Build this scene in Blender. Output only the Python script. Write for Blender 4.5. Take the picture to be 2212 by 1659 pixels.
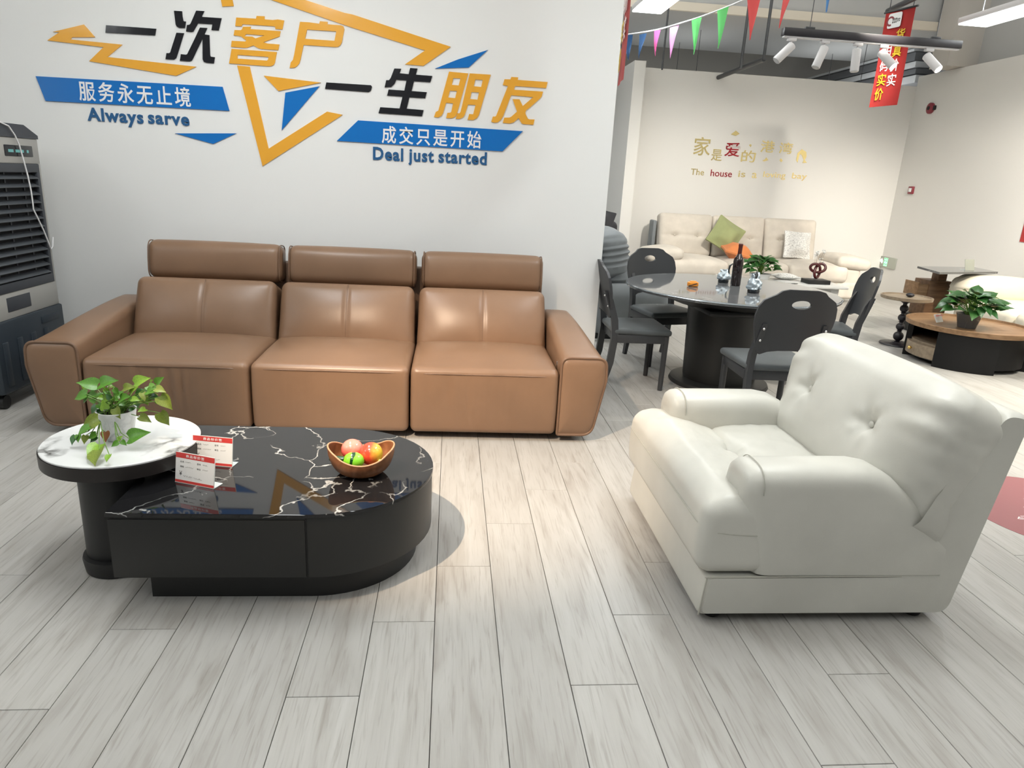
import bpy, bmesh, math, random
from mathutils import Vector, Matrix, noise

# ------------------------------------------------------------------ clear
for o in list(bpy.data.objects):
    bpy.data.objects.remove(o)
SC = bpy.context.scene
COL = SC.collection
random.seed(11)
PI = math.pi

# ------------------------------------------------------------------ camera
FPX, PITCH, YAW, ROLL, CAMH = 1489.4, .28895, .09806, -.054196, 1.45
_cp, _sp, _cy, _sy, _cr, _sr = (math.cos(PITCH), math.sin(PITCH), math.cos(YAW), math.sin(YAW), math.cos(ROLL), math.sin(ROLL))
_f = Vector((_sy * _cp, _cy * _cp, -_sp)); _r = Vector((_cy, -_sy, 0)); _d = _f.cross(_r)
CR = _r * _cr + _d * _sr; CD = -_r * _sr + _d * _cr; CF = _f
CPOS = Vector((0, 0, CAMH))
cam = bpy.data.cameras.new('camera'); cam_o = bpy.data.objects.new('camera', cam); COL.objects.link(cam_o)
cam.sensor_fit = 'HORIZONTAL'; cam.sensor_width = 36; cam.lens = FPX / 2212 * 36; cam.clip_start = .05
cam_o.matrix_world = Matrix(((CR.x, -CD.x, -CF.x, 0), (CR.y, -CD.y, -CF.y, 0), (CR.z, -CD.z, -CF.z, CAMH), (0, 0, 0, 1)))
SC.camera = cam_o

def ray(x, y):
    return CR * (x - 1106) + CD * (y - 829.5) + CF * FPX
def aty(x, y, Y):
    d = ray(x, y); return CPOS + d * (Y / d.y)
def atx(x, y, X):
    d = ray(x, y); return CPOS + d * (X / d.x)
def atz(x, y, Z=0):
    d = ray(x, y); return CPOS + d * ((Z - CAMH) / d.z)

# ------------------------------------------------------------------ world, exposure
w = bpy.data.worlds.new('world'); SC.world = w; w.use_nodes = True
bg = w.node_tree.nodes['Background']; bg.inputs[0].default_value = (.95, .98, 1.0, 1); bg.inputs[1].default_value = .14
SC.view_settings.view_transform = 'Standard'; SC.view_settings.look = 'None'
SC.view_settings.exposure = 0.0; SC.view_settings.gamma = 1; SC.view_settings.use_curve_mapping = False
TUBE_W = 20          # watts of each ceiling panel
SPOT_W = 700         # the track spot over the seating group
FAR_SPOT_W = 640
UP_W = 95            # fill light added above each panel to brighten the ceiling

def area_light(name, loc, sx, sy, watts, color=(1, 1, 1), parent=None):
    l = bpy.data.lights.new(name, 'AREA'); l.shape = 'RECTANGLE'; l.size = sx; l.size_y = sy; l.energy = watts; l.color = color
    o = bpy.data.objects.new(name, l); COL.objects.link(o); o.location = loc
    if parent: o.parent = parent
    return o
def spot_light(name, loc, target, watts, deg, color, blend=.5, rad=.03, parent=None):
    l = bpy.data.lights.new(name, 'SPOT'); l.energy = watts; l.spot_size = math.radians(deg); l.spot_blend = blend; l.color = color; l.shadow_soft_size = rad
    o = bpy.data.objects.new(name, l); COL.objects.link(o); o.location = loc
    wt = Vector(target) - Vector(loc)
    o.rotation_euler = wt.to_track_quat('-Z', 'Y').to_euler()
    if parent:
        o.parent = parent; o.location = Vector(loc) - parent.location
    return o

# ------------------------------------------------------------------ materials
M = {}
def nmat(name, color, rough=.5, metal=0., spec=.5, coat=0., trans=0., emit=None, es=0., alpha=1., sheen=0.):
    m = bpy.data.materials.new(name); m.use_nodes = True; M[name] = m
    b = m.node_tree.nodes['Principled BSDF']
    b.inputs['Base Color'].default_value = (*color, 1); b.inputs['Roughness'].default_value = rough; b.inputs['Metallic'].default_value = metal
    b.inputs['Specular IOR Level'].default_value = spec; b.inputs['Coat Weight'].default_value = coat; b.inputs['Coat Roughness'].default_value = .05
    b.inputs['Transmission Weight'].default_value = trans; b.inputs['Sheen Weight'].default_value = sheen
    if emit:
        b.inputs['Emission Color'].default_value = (*emit, 1); b.inputs['Emission Strength'].default_value = es
    return m
def N(m, typ, **kw):
    n = m.node_tree.nodes.new(typ)
    for k, v in kw.items():
        if k in n.inputs: n.inputs[k].default_value = v
        else: setattr(n, k, v)
    return n
def L(m, a, ao, b, bi):
    m.node_tree.links.new(a.outputs[ao], b.inputs[bi])
def P(m): return m.node_tree.nodes['Principled BSDF']
def ramp(m, stops):
    n = N(m, 'ShaderNodeValToRGB'); cr = n.color_ramp
    while len(cr.elements) < len(stops): cr.elements.new(.5)
    for e, (p, c) in zip(cr.elements, stops):
        e.position = p; e.color = (*c, 1) if len(c) == 3 else c
    return n
def bump(m, scale, strength, dist=.002, detail=4., typ='noise', coord='Object', stretch=None):
    tc = N(m, 'ShaderNodeTexCoord')
    src = tc; so = coord
    if stretch:
        mp = N(m, 'ShaderNodeMapping'); mp.inputs['Scale'].default_value = stretch; L(m, tc, coord, mp, 'Vector'); src, so = mp, 'Vector'
    if typ == 'noise':
        t = N(m, 'ShaderNodeTexNoise', Scale=scale, Detail=detail); out = 'Fac'
    else:
        t = N(m, 'ShaderNodeTexVoronoi', Scale=scale); out = 'Distance'
    L(m, src, so, t, 'Vector')
    bn = N(m, 'ShaderNodeBump', Strength=strength, Distance=dist)
    L(m, t, out, bn, 'Height'); L(m, bn, 'Normal', P(m), 'Normal')
    return t
def mottle(m, scale, c0, c1, detail=4., stretch=None, lo=.35, hi=.65, coord='Object'):
    tc = N(m, 'ShaderNodeTexCoord'); src, so = tc, coord
    if stretch:
        mp = N(m, 'ShaderNodeMapping'); mp.inputs['Scale'].default_value = stretch; L(m, tc, coord, mp, 'Vector'); src, so = mp, 'Vector'
    t = N(m, 'ShaderNodeTexNoise', Scale=scale, Detail=detail); L(m, src, so, t, 'Vector')
    r = ramp(m, [(lo, c0), (hi, c1)]); L(m, t, 'Fac', r, 'Fac'); L(m, r, 'Color', P(m), 'Base Color')
    return r

def leather(name, color, rough):
    m = nmat(name, color, rough, spec=.45)
    c = Vector(color)
    mottle(m, 3.5, tuple(c * .94), tuple(c * 1.05))
    bump(m, 420, .12, .0012, 3, 'voronoi')
    return m
leather('brown_leather', (.215, .127, .077), .34)
leather('brown_piping', (.17, .098, .06), .42)
leather('cream_leather', (.575, .565, .515), .38)
leather('cream_seam', (.45, .44, .385), .5)
leather('ivory_leather', (.80, .735, .60), .45)
def fabric(name, color, sc=380, st=.25, rough=.85):
    m = nmat(name, color, rough, spec=.2, sheen=.15); c = Vector(color)
    mottle(m, 6, tuple(c * .93), tuple(c * 1.06)); bump(m, sc, st, .002, 3)
    return m
fabric('beige_fabric', (.58, .53, .465))
fabric('grey_fabric', (.20, .215, .225))
fabric('dark_fabric', (.035, .035, .04))
fabric('green_fabric', (.29, .315, .15))
fabric('orange_fabric', (.60, .21, .075))
fabric('seat_fabric', (.085, .096, .102), 300, .15, .5)
fabric('banner_red', (.40, .028, .026), 600, .1)
m = fabric('print_fabric', (.78, .77, .74))
tc = N(m, 'ShaderNodeTexCoord'); nz = N(m, 'ShaderNodeTexNoise', Scale=9., Detail=3.); L(m, tc, 'Object', nz, 'Vector')
vm = N(m, 'ShaderNodeTexVoronoi', Scale=11., feature='DISTANCE_TO_EDGE'); mx = N(m, 'ShaderNodeVectorMath', operation='ADD')
L(m, tc, 'Object', mx, 0); L(m, nz, 'Color', mx, 1); L(m, mx, 'Vector', vm, 'Vector')
rp = ramp(m, [(0.01, (.22, .21, .21)), (.055, (.80, .79, .76))]); L(m, vm, 'Distance', rp, 'Fac'); L(m, rp, 'Color', P(m), 'Base Color')

m = nmat('wall_paint', (.80, .805, .80), .82, spec=.25); bump(m, 160, .08, .001, 3)
m = nmat('far_wall_paint', (.71, .695, .665), .8, spec=.25); bump(m, 160, .08, .001, 3)
nmat('ceiling_pale', (.55, .53, .49), .9); nmat('soffit_grey', (.45, .45, .44), .9)
nmat('beam_cream', (.66, .60, .50), .8); nmat('pillar_paint', (.50, .47, .43), .85)
nmat('duct_white', (.72, .73, .74), .5); nmat('duct_grey', (.16, .165, .175), .5); nmat('steel_dark', (.06, .062, .066), .45, .3)
nmat('subfloor', (.05, .047, .043), .9)

def plank_mat():
    m = nmat('plank_wood', (.5, .48, .44), .33, spec=.42)
    oi = N(m, 'ShaderNodeObjectInfo'); tc = N(m, 'ShaderNodeTexCoord')
    ml = N(m, 'ShaderNodeVectorMath', operation='SCALE'); ml.inputs['Scale'].default_value = 1
    cb = N(m, 'ShaderNodeCombineXYZ'); mu = N(m, 'ShaderNodeMath', operation='MULTIPLY'); mu.inputs[1].default_value = 61
    mu2 = N(m, 'ShaderNodeMath', operation='MULTIPLY'); mu2.inputs[1].default_value = 173
    L(m, oi, 'Random', mu, 0); L(m, oi, 'Random', mu2, 0); L(m, mu, 0, cb, 'X'); L(m, mu2, 0, cb, 'Y')
    ad = N(m, 'ShaderNodeVectorMath', operation='ADD'); L(m, tc, 'Object', ad, 0); L(m, cb, 'Vector', ad, 1)
    mp = N(m, 'ShaderNodeMapping'); mp.inputs['Scale'].default_value = (7, .9, 1); L(m, ad, 'Vector', mp, 'Vector')
    n1 = N(m, 'ShaderNodeTexNoise', Scale=1.6, Detail=5., Distortion=1.2); L(m, mp, 'Vector', n1, 'Vector'); n1.inputs['Distortion'].default_value = 1.6
    mp2 = N(m, 'ShaderNodeMapping'); mp2.inputs['Scale'].default_value = (42, 2.2, 1); L(m, ad, 'Vector', mp2, 'Vector')
    n2 = N(m, 'ShaderNodeTexNoise', Scale=2.2, Detail=5., Distortion=.9); L(m, mp2, 'Vector', n2, 'Vector')
    r1 = ramp(m, [(.29, (.325, .308, .285)), (.46, (.385, .373, .352)), (.72, (.425, .415, .397))]); L(m, n1, 'Fac', r1, 'Fac')
    r2 = ramp(m, [(.31, (.82, .805, .785)), (.47, (1, 1, 1)), (.8, (1.04, 1.04, 1.04))]); L(m, n2, 'Fac', r2, 'Fac')
    mix = N(m, 'ShaderNodeMixRGB', blend_type='MULTIPLY'); mix.inputs[0].default_value = 1; L(m, r1, 'Color', mix, 1); L(m, r2, 'Color', mix, 2)
    mr = N(m, 'ShaderNodeMapRange'); mr.inputs['To Min'].default_value = .93; mr.inputs['To Max'].default_value = 1.06; L(m, oi, 'Random', mr, 'Value')
    mix2 = N(m, 'ShaderNodeVectorMath', operation='SCALE'); L(m, mix, 'Color', mix2, 0); L(m, mr, 'Result', mix2, 'Scale')
    L(m, mix2, 'Vector', P(m), 'Base Color')
    bn = N(m, 'ShaderNodeBump', Strength=.16, Distance=.002); L(m, n2, 'Fac', bn, 'Height'); L(m, bn, 'Normal', P(m), 'Normal')
plank_mat()

def marble(name, base, vein, scale, thick, rough, lo=.44, hi=.58):
    m = nmat(name, base, rough, spec=.5)
    tc = N(m, 'ShaderNodeTexCoord')
    nz = N(m, 'ShaderNodeTexNoise', Scale=2.6, Detail=6.); L(m, tc, 'Object', nz, 'Vector')
    sc = N(m, 'ShaderNodeVectorMath', operation='SCALE'); sc.inputs['Scale'].default_value = .62; L(m, nz, 'Color', sc, 0)
    ad = N(m, 'ShaderNodeVectorMath', operation='ADD'); L(m, tc, 'Object', ad, 0); L(m, sc, 'Vector', ad, 1)
    vo = N(m, 'ShaderNodeTexVoronoi', Scale=scale, feature='DISTANCE_TO_EDGE'); L(m, ad, 'Vector', vo, 'Vector')
    r = ramp(m, [(0, (1, 1, 1)), (thick, (0, 0, 0))]); L(m, vo, 'Distance', r, 'Fac')
    ms = N(m, 'ShaderNodeTexNoise', Scale=3.1, Detail=4.); L(m, tc, 'Object', ms, 'Vector')
    r2 = ramp(m, [(lo, (0, 0, 0)), (hi, (1, 1, 1))]); L(m, ms, 'Fac', r2, 'Fac')
    mu = N(m, 'ShaderNodeMath', operation='MULTIPLY'); L(m, r, 'Color', mu, 0); L(m, r2, 'Color', mu, 1)
    mix = N(m, 'ShaderNodeMixRGB'); mix.inputs[1].default_value = (*base, 1); mix.inputs[2].default_value = (*vein, 1); L(m, mu, 0, mix, 0)
    L(m, mix, 'Color', P(m), 'Base Color')
marble('black_marble', (.010, .010, .011), (.52, .52, .50), 3.3, .015, .03, .41, .55)
marble('white_marble', (.74, .745, .74), (.10, .098, .09), 7.0, .16, .16, .47, .56)
marble('pot_marble', (.80, .80, .80), (.55, .55, .56), 18.0, .12, .3)
marble('grey_stone', (.12, .125, .13), (.30, .30, .30), 6.0, .05, .09, .5, .62)
P(M['black_marble']).inputs['Specular IOR Level'].default_value = .5

nmat('charcoal_paint', (.022, .022, .021), .42, spec=.4); nmat('black_paint', (.012, .012, .012), .45); nmat('dark_bronze', (.018, .014, .013), .4)
nmat('gap_black', (.004, .004, .004), .7); nmat('drum_black', (.006, .006, .0065), .5, spec=.3)
m = nmat('chair_paint', (.040, .042, .046), .38, spec=.45); bump(m, 60, .05, .001, 3, stretch=(1, 1, .2))
nmat('chrome', (.8, .8, .8), .15, 1); nmat('brass', (.75, .52, .18), .22, 1); nmat('foot_black', (.01, .01, .01), .5)
nmat('sign_orange', (.82, .40, .045), .17, spec=.5, coat=.4); nmat('sign_blue', (.010, .165, .53), .14, spec=.5, coat=.4)
nmat('sign_black', (.014, .014, .017), .14, spec=.5, coat=.4); nmat('sign_white', (.83, .84, .85), .3); nmat('sign_navy', (.03, .115, .27), .14, spec=.5, coat=.4)
for k in ('sign_orange', 'sign_blue', 'sign_black', 'sign_navy'): bump(M[k], 7, .25, .004, 2)
nmat('gold_mirror', (.83, .68, .32), .16, 1); nmat('red_mirror', (.40, .02, .03), .15, .6)
nmat('cooler_grey', (.36, .355, .335), .5); nmat('cooler_dark', (.045, .05, .06), .5); nmat('cooler_tank', (.028, .038, .05), .45); nmat('cooler_slat', (.07, .078, .088), .45); nmat('cooler_inside', (.006, .007, .009), .8)
nmat('cord_white', (.75, .75, .76), .5); nmat('screen_black', (.01, .011, .013), .2); nmat('display_glow', (.02, .05, .05), .2, emit=(.25, .75, .7), es=.35)
nmat('paper_white', (.80, .82, .83), .5, coat=.3); nmat('paper_red', (.60, .045, .04), .4, coat=.3); nmat('ink', (.03, .03, .035), .6); nmat('acrylic', (.75, .80, .78), .1, spec=.5)
def wood(name, c0, c1, rough, stretch=(1, 6, 6), scale=5., sp=.45):
    m = nmat(name, c0, rough, spec=sp); mottle(m, scale, c0, c1, 5., stretch); return m
wood('bowl_wood', (.155, .058, .022), (.27, .115, .052), .38, (9, 1.5, 6), 4)
wood('bowl_rim', (.42, .22, .12), (.50, .28, .16), .4)
wood('walnut', (.19, .105, .05), (.30, .18, .095), .38)
wood('walnut_dark', (.10, .05, .024), (.17, .09, .045), .4)
wood('oak_grey', (.215, .165, .115), (.30, .235, .165), .35)
def fruit(name, c0, c1, axis='Z', lo=-.02, hi=.03):
    m = nmat(name, c0, .16, coat=.5)
    tc = N(m, 'ShaderNodeTexCoord'); sp = N(m, 'ShaderNodeSeparateXYZ'); L(m, tc, 'Object', sp, 'Vector')
    nz = N(m, 'ShaderNodeTexNoise', Scale=35., Detail=4.); L(m, tc, 'Object', nz, 'Vector')
    mr = N(m, 'ShaderNodeMapRange'); mr.inputs['From Min'].default_value = lo; mr.inputs['From Max'].default_value = hi; L(m, sp, axis, mr, 'Value')
    ad = N(m, 'ShaderNodeMath', operation='ADD'); sb = N(m, 'ShaderNodeMath', operation='MULTIPLY_ADD'); sb.inputs[1].default_value = .9; sb.inputs[2].default_value = -.45
    L(m, nz, 'Fac', sb, 0); L(m, mr, 'Result', ad, 0); L(m, sb, 0, ad, 1)
    r = ramp(m, [(.1, c0), (.9, c1)]); L(m, ad, 0, r, 'Fac'); L(m, r, 'Color', P(m), 'Base Color')
fruit('apple_skin', (.62, .06, .055), (.80, .24, .19))
fruit('pomegranate_skin', (.64, .06, .03), (.66, .50, .05), 'X', -.012, .045)
nmat('cucumber_skin', (.008, .05, .012), .15, coat=.6)
m = nmat('melon_skin', (.17, .55, .03), .12, coat=.7)
tc = N(m, 'ShaderNodeTexCoord'); wv = N(m, 'ShaderNodeTexWave', Scale=7., Distortion=3.5, Detail=2.); wv.bands_direction = 'X'; L(m, tc, 'Object', wv, 'Vector')
wv.inputs['Detail Scale'].default_value = 2.
r = ramp(m, [(.16, (.004, .045, .008)), (.26, (.20, .60, .035))]); L(m, wv, 'Fac', r, 'Fac'); L(m, r, 'Color', P(m), 'Base Color')
nmat('stem_green', (.16, .30, .05), .5); nmat('leaf_green', (.085, .24, .018), .38); nmat('leaf_lime', (.22, .40, .03), .38); nmat('leaf_dark', (.03, .11, .02), .35); nmat('leaf_olive', (.19, .25, .03), .4); nmat('leaf_brown', (.25, .09, .025), .6); nmat('leaf_deep', (.022, .085, .018), .3); nmat('soil', (.03, .02, .013), .95)
for k in ('leaf_green', 'leaf_lime', 'leaf_dark', 'leaf_olive'):
    c = Vector(P(M[k]).inputs['Base Color'].default_value[:3]); mottle(M[k], 22, tuple(c * .8), tuple(c * 1.25), 3)
m = nmat('bottle_glass', (.012, .004, .004), .06, spec=.6, coat=.5); nmat('bottle_foil', (.10, .018, .012), .3); nmat('foil_bag', (.50, .58, .64), .22, .55); nmat('foil_dark', (.012, .016, .02), .25)
nmat('toy_orange', (.85, .30, .03), .35); nmat('lacquer_red', (.09, .012, .012), .2, coat=.4); nmat('vase_white', (.72, .72, .70), .3); nmat('rim_silver', (.30, .34, .37), .2, .7)
nmat('panel_glow', (1, 1, 1), .4, emit=(.96, 1, .99), es=4.); nmat('spot_glow', (1, 1, 1), .4, emit=(1, .96, .84), es=14.); nmat('lamp_white', (.62, .61, .62), .4); nmat('track_black', (.018, .016, .02), .4)
nmat('spot_off', (.45, .45, .45), .4)
nmat('exit_green', (.1, .6, .25), .4, emit=(.45, 1, .55), es=1.25); nmat('exit_plate', (.40, .42, .37), .3, .4); nmat('exit_dark', (.02, .16, .05), .5)
nmat('flag_blue', (.03, .085, .20), .6); nmat('flag_pink', (.72, .12, .36), .6); nmat('flag_lilac', (.74, .36, .66), .6); nmat('flag_green', (.16, .62, .20), .6); nmat('flag_red', (.66, .10, .10), .6); nmat('flag_sky', (.10, .27, .55), .6)
for k in ('flag_blue', 'flag_pink', 'flag_lilac', 'flag_green', 'flag_red', 'flag_sky'):
    m = M[k]; tr_ = N(m, 'ShaderNodeBsdfTranslucent'); tr_.inputs['Color'].default_value = P(m).inputs['Base Color'].default_value
    ms = N(m, 'ShaderNodeMixShader'); ms.inputs[0].default_value = .5; out = m.node_tree.nodes['Material Output']
    L(m, P(m), 0, ms, 1); L(m, tr_, 0, ms, 2); L(m, ms, 0, out, 'Surface')
nmat('yellow_print', (.72, .50, .02), .5); nmat('white_print', (.82, .74, .74), .5); nmat('alarm_red', (.24, .03, .045), .35); nmat('outlet_white', (.66, .64, .59), .4)
nmat('decal_red', (.24, .065, .075), .45); nmat('decal_yellow', (.72, .66, .15), .45); nmat('decal_grey', (.10, .11, .13), .45); nmat('decal_white', (.75, .68, .68), .45)
nmat('window_light', (1, 1, 1), .4, emit=(1, 1, .93), es=.9)

# ------------------------------------------------------------------ mesh helpers
def thing(name, label, cat, loc=(0, 0, 0), rz=0., group=None):
    o = bpy.data.objects.new(name, None); COL.objects.link(o); o.empty_display_size = .1
    o.location = loc; o.rotation_euler = (0, 0, rz)
    o['label'] = label; o['category'] = cat
    if group: o['group'] = group
    return o
def tag(o, label, cat, group=None):
    o['label'] = label; o['category'] = cat
    if group: o['group'] = group
    return o
def link_mesh(name, me, mat, parent=None, loc=None):
    o = bpy.data.objects.new(name, me); COL.objects.link(o)
    if mat is not None and not me.materials: me.materials.append(M[mat])
    if parent: o.parent = parent
    if loc is not None: o.location = loc
    return o
def copy_tree(o, parent=None):
    c = o.copy(); COL.objects.link(c); c.parent = parent
    for ch in list(o.children): copy_tree(ch, c)
    return c
def sm(a, b, x):
    t = max(0., min(1., (x - a) / (b - a))); return t * t * (3 - 2 * t)

class B:
    def __init__(s): s.bm = bmesh.new()
    def face(s, pts):
        return s.bm.faces.new([s.bm.verts.new(p) for p in pts])
    def box(s, c, size, bev=0., seg=2, rot=None):
        hx, hy, hz = size[0] / 2, size[1] / 2, size[2] / 2
        r = bmesh.ops.create_cube(s.bm, size=1)
        vs = r['verts']
        for v in vs: v.co = Vector((v.co.x * hx * 2, v.co.y * hy * 2, v.co.z * hz * 2))
        if bev > 0:
            es = list({e for v in vs for e in v.link_edges})
            rr = bmesh.ops.bevel(s.bm, geom=es, offset=bev, segments=seg, profile=.5, affect='EDGES')
            vs = list({v for f in rr['faces'] for v in f.verts} | {v for v in vs if v.is_valid})
        for v in vs:
            v.co = (rot @ v.co if rot else v.co) + Vector(c)
        return s
    def bx(s, a, b, bev=0., seg=2):
        return s.box([(a[i] + b[i]) / 2 for i in range(3)], [abs(b[i] - a[i]) for i in range(3)], bev, seg)
    def grid(s, rows, close_u=False, close_v=False, cap0=False, cap1=False):
        R = [[s.bm.verts.new(p) for p in row] for row in rows]
        nu, nv = len(R), len(R[0])
        for i in range(nu if close_u else nu - 1):
            for j in range(nv if close_v else nv - 1):
                a, b_, c, d = R[i][j], R[i][(j + 1) % nv], R[(i + 1) % nu][(j + 1) % nv], R[(i + 1) % nu][j]
                try: s.bm.faces.new((a, b_, c, d))
                except ValueError: pass
        if cap0: s.bm.faces.new(R[0])
        if cap1: s.bm.faces.new(R[-1][::-1])
        return R
    def lathe(s, prof, c=(0, 0, 0), n=32, sx=1., sy=1., cap0=True, cap1=True):
        rows = [[(c[0] + r * sx * math.cos(2 * PI * k / n), c[1] + r * sy * math.sin(2 * PI * k / n), c[2] + z) for k in range(n)] for r, z in prof]
        s.grid(rows, close_v=True, cap0=cap0, cap1=cap1); return s
    def tube(s, pts, r, n=8, closed=False):
        pts = [Vector(p) for p in pts]; rows = []; up = Vector((0, 0, 1)); prev = None
        m = len(pts)
        for i, p in enumerate(pts):
            if closed: t = pts[(i + 1) % m] - pts[i - 1]
            else: t = pts[min(i + 1, m - 1)] - pts[max(i - 1, 0)]
            if t.length < 1e-9: t = Vector((0, 0, 1))
            t.normalize()
            if prev is None:
                a = t.cross(up)
                if a.length < .1: a = t.cross(Vector((1, 0, 0)))
            else: a = prev - t * prev.dot(t)
            a.normalize(); prev = a; b_ = t.cross(a)
            rr = r[i] if isinstance(r, (list, tuple)) else r
            rows.append([p + (a * math.cos(2 * PI * k / n) + b_ * math.sin(2 * PI * k / n)) * rr for k in range(n)])
        s.grid(rows, close_u=closed, close_v=True, cap0=not closed, cap1=not closed); return s
    def cyl(s, p0, p1, r0, r1=None, n=20):
        return s.tube([p0, p1], [r0, r0 if r1 is None else r1], n)
    def ball(s, c, r, n=16, m=10, sc=(1, 1, 1)):
        rows = []
        for i in range(1, m):
            a = PI * i / m; rows.append([(c[0] + r * sc[0] * math.sin(a) * math.cos(2 * PI * k / n), c[1] + r * sc[1] * math.sin(a) * math.sin(2 * PI * k / n), c[2] - r * sc[2] * math.cos(a)) for k in range(n)])
        s.grid(rows, close_v=True, cap0=True, cap1=True); return s
    def prism(s, poly, f0, f1):
        """poly: list of 2d points; f0/f1 map (u,v) to 3d for the two faces"""
        s.grid([[f0(u, v) for u, v in poly], [f1(u, v) for u, v in poly]], close_v=True, cap0=True, cap1=True); return s
    def soft(s, size, r=.03, n=(10, 10, 6), bulge=(0, 0, 0), fn=None, mat=None, k=4):
        h = [x / 2 for x in size]
        r = min(r, min(h) * .999)
        ax = []
        for i in range(3):
            a = [-h[i] + r * j / k for j in range(k)] + [-(h[i] - r) + 2 * (h[i] - r) * j / n[i] for j in range(n[i] + 1)]
            a += [h[i] - r * (k - 1 - j) / k for j in range(k)]
            ax.append(a)
        vd = {}
        def vert(i, j, l):
            key = (i, j, l)
            if key in vd: return vd[key]
            p = Vector((ax[0][i], ax[1][j], ax[2][l]))
            c = Vector([max(-(h[q] - r), min(h[q] - r, p[q])) for q in range(3)])
            d = p - c
            if d.length > 1e-9: p = c + d.normalized() * r
            u = [p[q] / h[q] for q in range(3)]
            f = [1 - min(1, abs(u[q])) ** 2.4 for q in range(3)]
            p = Vector((p.x + bulge[0] * u[0] * f[1] * f[2], p.y + bulge[1] * u[1] * f[0] * f[2], p.z + bulge[2] * u[2] * f[0] * f[1]))
            if fn: p = Vector(fn(p, u))
            if mat: p = mat @ p
            vd[key] = s.bm.verts.new(p); return vd[key]
        na = [len(a) for a in ax]
        for q in range(3):
            q1, q2 = (q + 1) % 3, (q + 2) % 3
            for side in (0, na[q] - 1):
                for i in range(na[q1] - 1):
                    for j in range(na[q2] - 1):
                        ids = []
                        for di, dj in ((0, 0), (1, 0), (1, 1), (0, 1)):
                            t = [0, 0, 0]; t[q] = side; t[q1] = i + di; t[q2] = j + dj; ids.append(vert(*t))
                        s.bm.faces.new(ids if side else ids[::-1])
        return s
    def to(s, name, mat, parent=None, world=False, smooth=35, loc=None):
        bmesh.ops.remove_doubles(s.bm, verts=s.bm.verts, dist=1e-6)
        bmesh.ops.recalc_face_normals(s.bm, faces=s.bm.faces)
        me = bpy.data.meshes.new(name)
        if world and parent is not None:
            inv = Matrix.Rotation(-parent.rotation_euler.z, 4, 'Z') @ Matrix.Translation(-Vector(parent.location))
            s.bm.transform(inv)
        if loc is not None: s.bm.transform(Matrix.Translation(-Vector(loc)))
        s.bm.to_mesh(me); s.bm.free()
        if smooth:
            for p in me.polygons: p.use_smooth = True
            me.set_sharp_from_angle(angle=math.radians(smooth))
        o = link_mesh(name, me, mat, parent)
        if loc is not None: o.location = loc
        return o

def round_poly(pts, radii, seg=5):
    out = []; n = len(pts)
    for i in range(n):
        p = Vector(pts[i]).to_2d(); a = Vector(pts[i - 1]).to_2d(); b_ = Vector(pts[(i + 1) % n]).to_2d()
        r = radii[i] if isinstance(radii, (list, tuple)) else radii
        if r <= 0: out.append((p.x, p.y)); continue
        d1 = (a - p); d2 = (b_ - p); l1, l2 = d1.length, d2.length; d1.normalize(); d2.normalize()
        ang = d1.angle(d2); t = min(r / max(math.tan(ang / 2), 1e-4), l1 * .49, l2 * .49)
        p0 = p + d1 * t; p1 = p + d2 * t
        for k in range(seg + 1):
            u = k / seg; q = p0 * (1 - u) ** 2 + p * 2 * u * (1 - u) + p1 * u * u
            out.append((q.x, q.y))
    return out

def curve_mesh(name, polys, ext, bev=0.):
    """flat filled shape (holes by nesting) in xy, thickness 2*ext about z=0"""
    cu = bpy.data.curves.new(name, 'CURVE'); cu.dimensions = '2D'; cu.fill_mode = 'BOTH'; cu.extrude = ext
    for poly in polys:
        sp = cu.splines.new('POLY'); sp.points.add(len(poly) - 1); sp.use_cyclic_u = True
        for pt, (x, y) in zip(sp.points, poly): pt.co = (x, y, 0, 1)
    return _bake(name, cu)
def text_mesh(name, body, size, ext=.001, bold=0., shear=0., align='CENTER', spacing=1., wx=1.):
    cu = bpy.data.curves.new(name, 'FONT'); cu.body = body; cu.size = size; cu.extrude = ext; cu.offset = bold * size; cu.shear = shear
    cu.align_x = align; cu.align_y = 'CENTER'; cu.space_character = spacing; cu.resolution_u = 3
    me = _bake(name, cu)
    if me.vertices:
        ys = [v.co.y for v in me.vertices]; xs = [v.co.x for v in me.vertices]
        cy = (min(ys) + max(ys)) / 2; cx = (min(xs) + max(xs)) / 2 if align == 'CENTER' else 0
        for v in me.vertices: v.co.y -= cy; v.co.x = (v.co.x - cx) * wx
    return me
def _bake(name, cu):
    o = bpy.data.objects.new(name, cu); COL.objects.link(o)
    dg = bpy.context.evaluated_depsgraph_get(); me = bpy.data.meshes.new_from_object(o.evaluated_get(dg))
    bpy.data.objects.remove(o); bpy.data.curves.remove(cu); me.name = name
    return me
def basis(xa, ya, o=(0, 0, 0)):
    """matrix taking flat xy art to a plane with axes xa, ya"""
    xa = Vector(xa).normalized(); ya = Vector(ya).normalized(); za = xa.cross(ya)
    m = Matrix((xa, ya, za)).transposed().to_4x4(); m.translation = Vector(o); return m
def fit(me, wdt, hgt):
    xs = [v.co.x for v in me.vertices]; ys = [v.co.y for v in me.vertices]
    sx = wdt / max(1e-6, max(xs) - min(xs)); sy = hgt / max(1e-6, max(ys) - min(ys)); cx = (max(xs) + min(xs)) / 2; cy = (max(ys) + min(ys)) / 2
    for v in me.vertices: v.co.x = (v.co.x - cx) * sx; v.co.y = (v.co.y - cy) * sy
    return me
def place(name, me, mat, mtx, parent=None):
    me.transform(mtx); return link_mesh(name, me, mat, parent)

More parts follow.
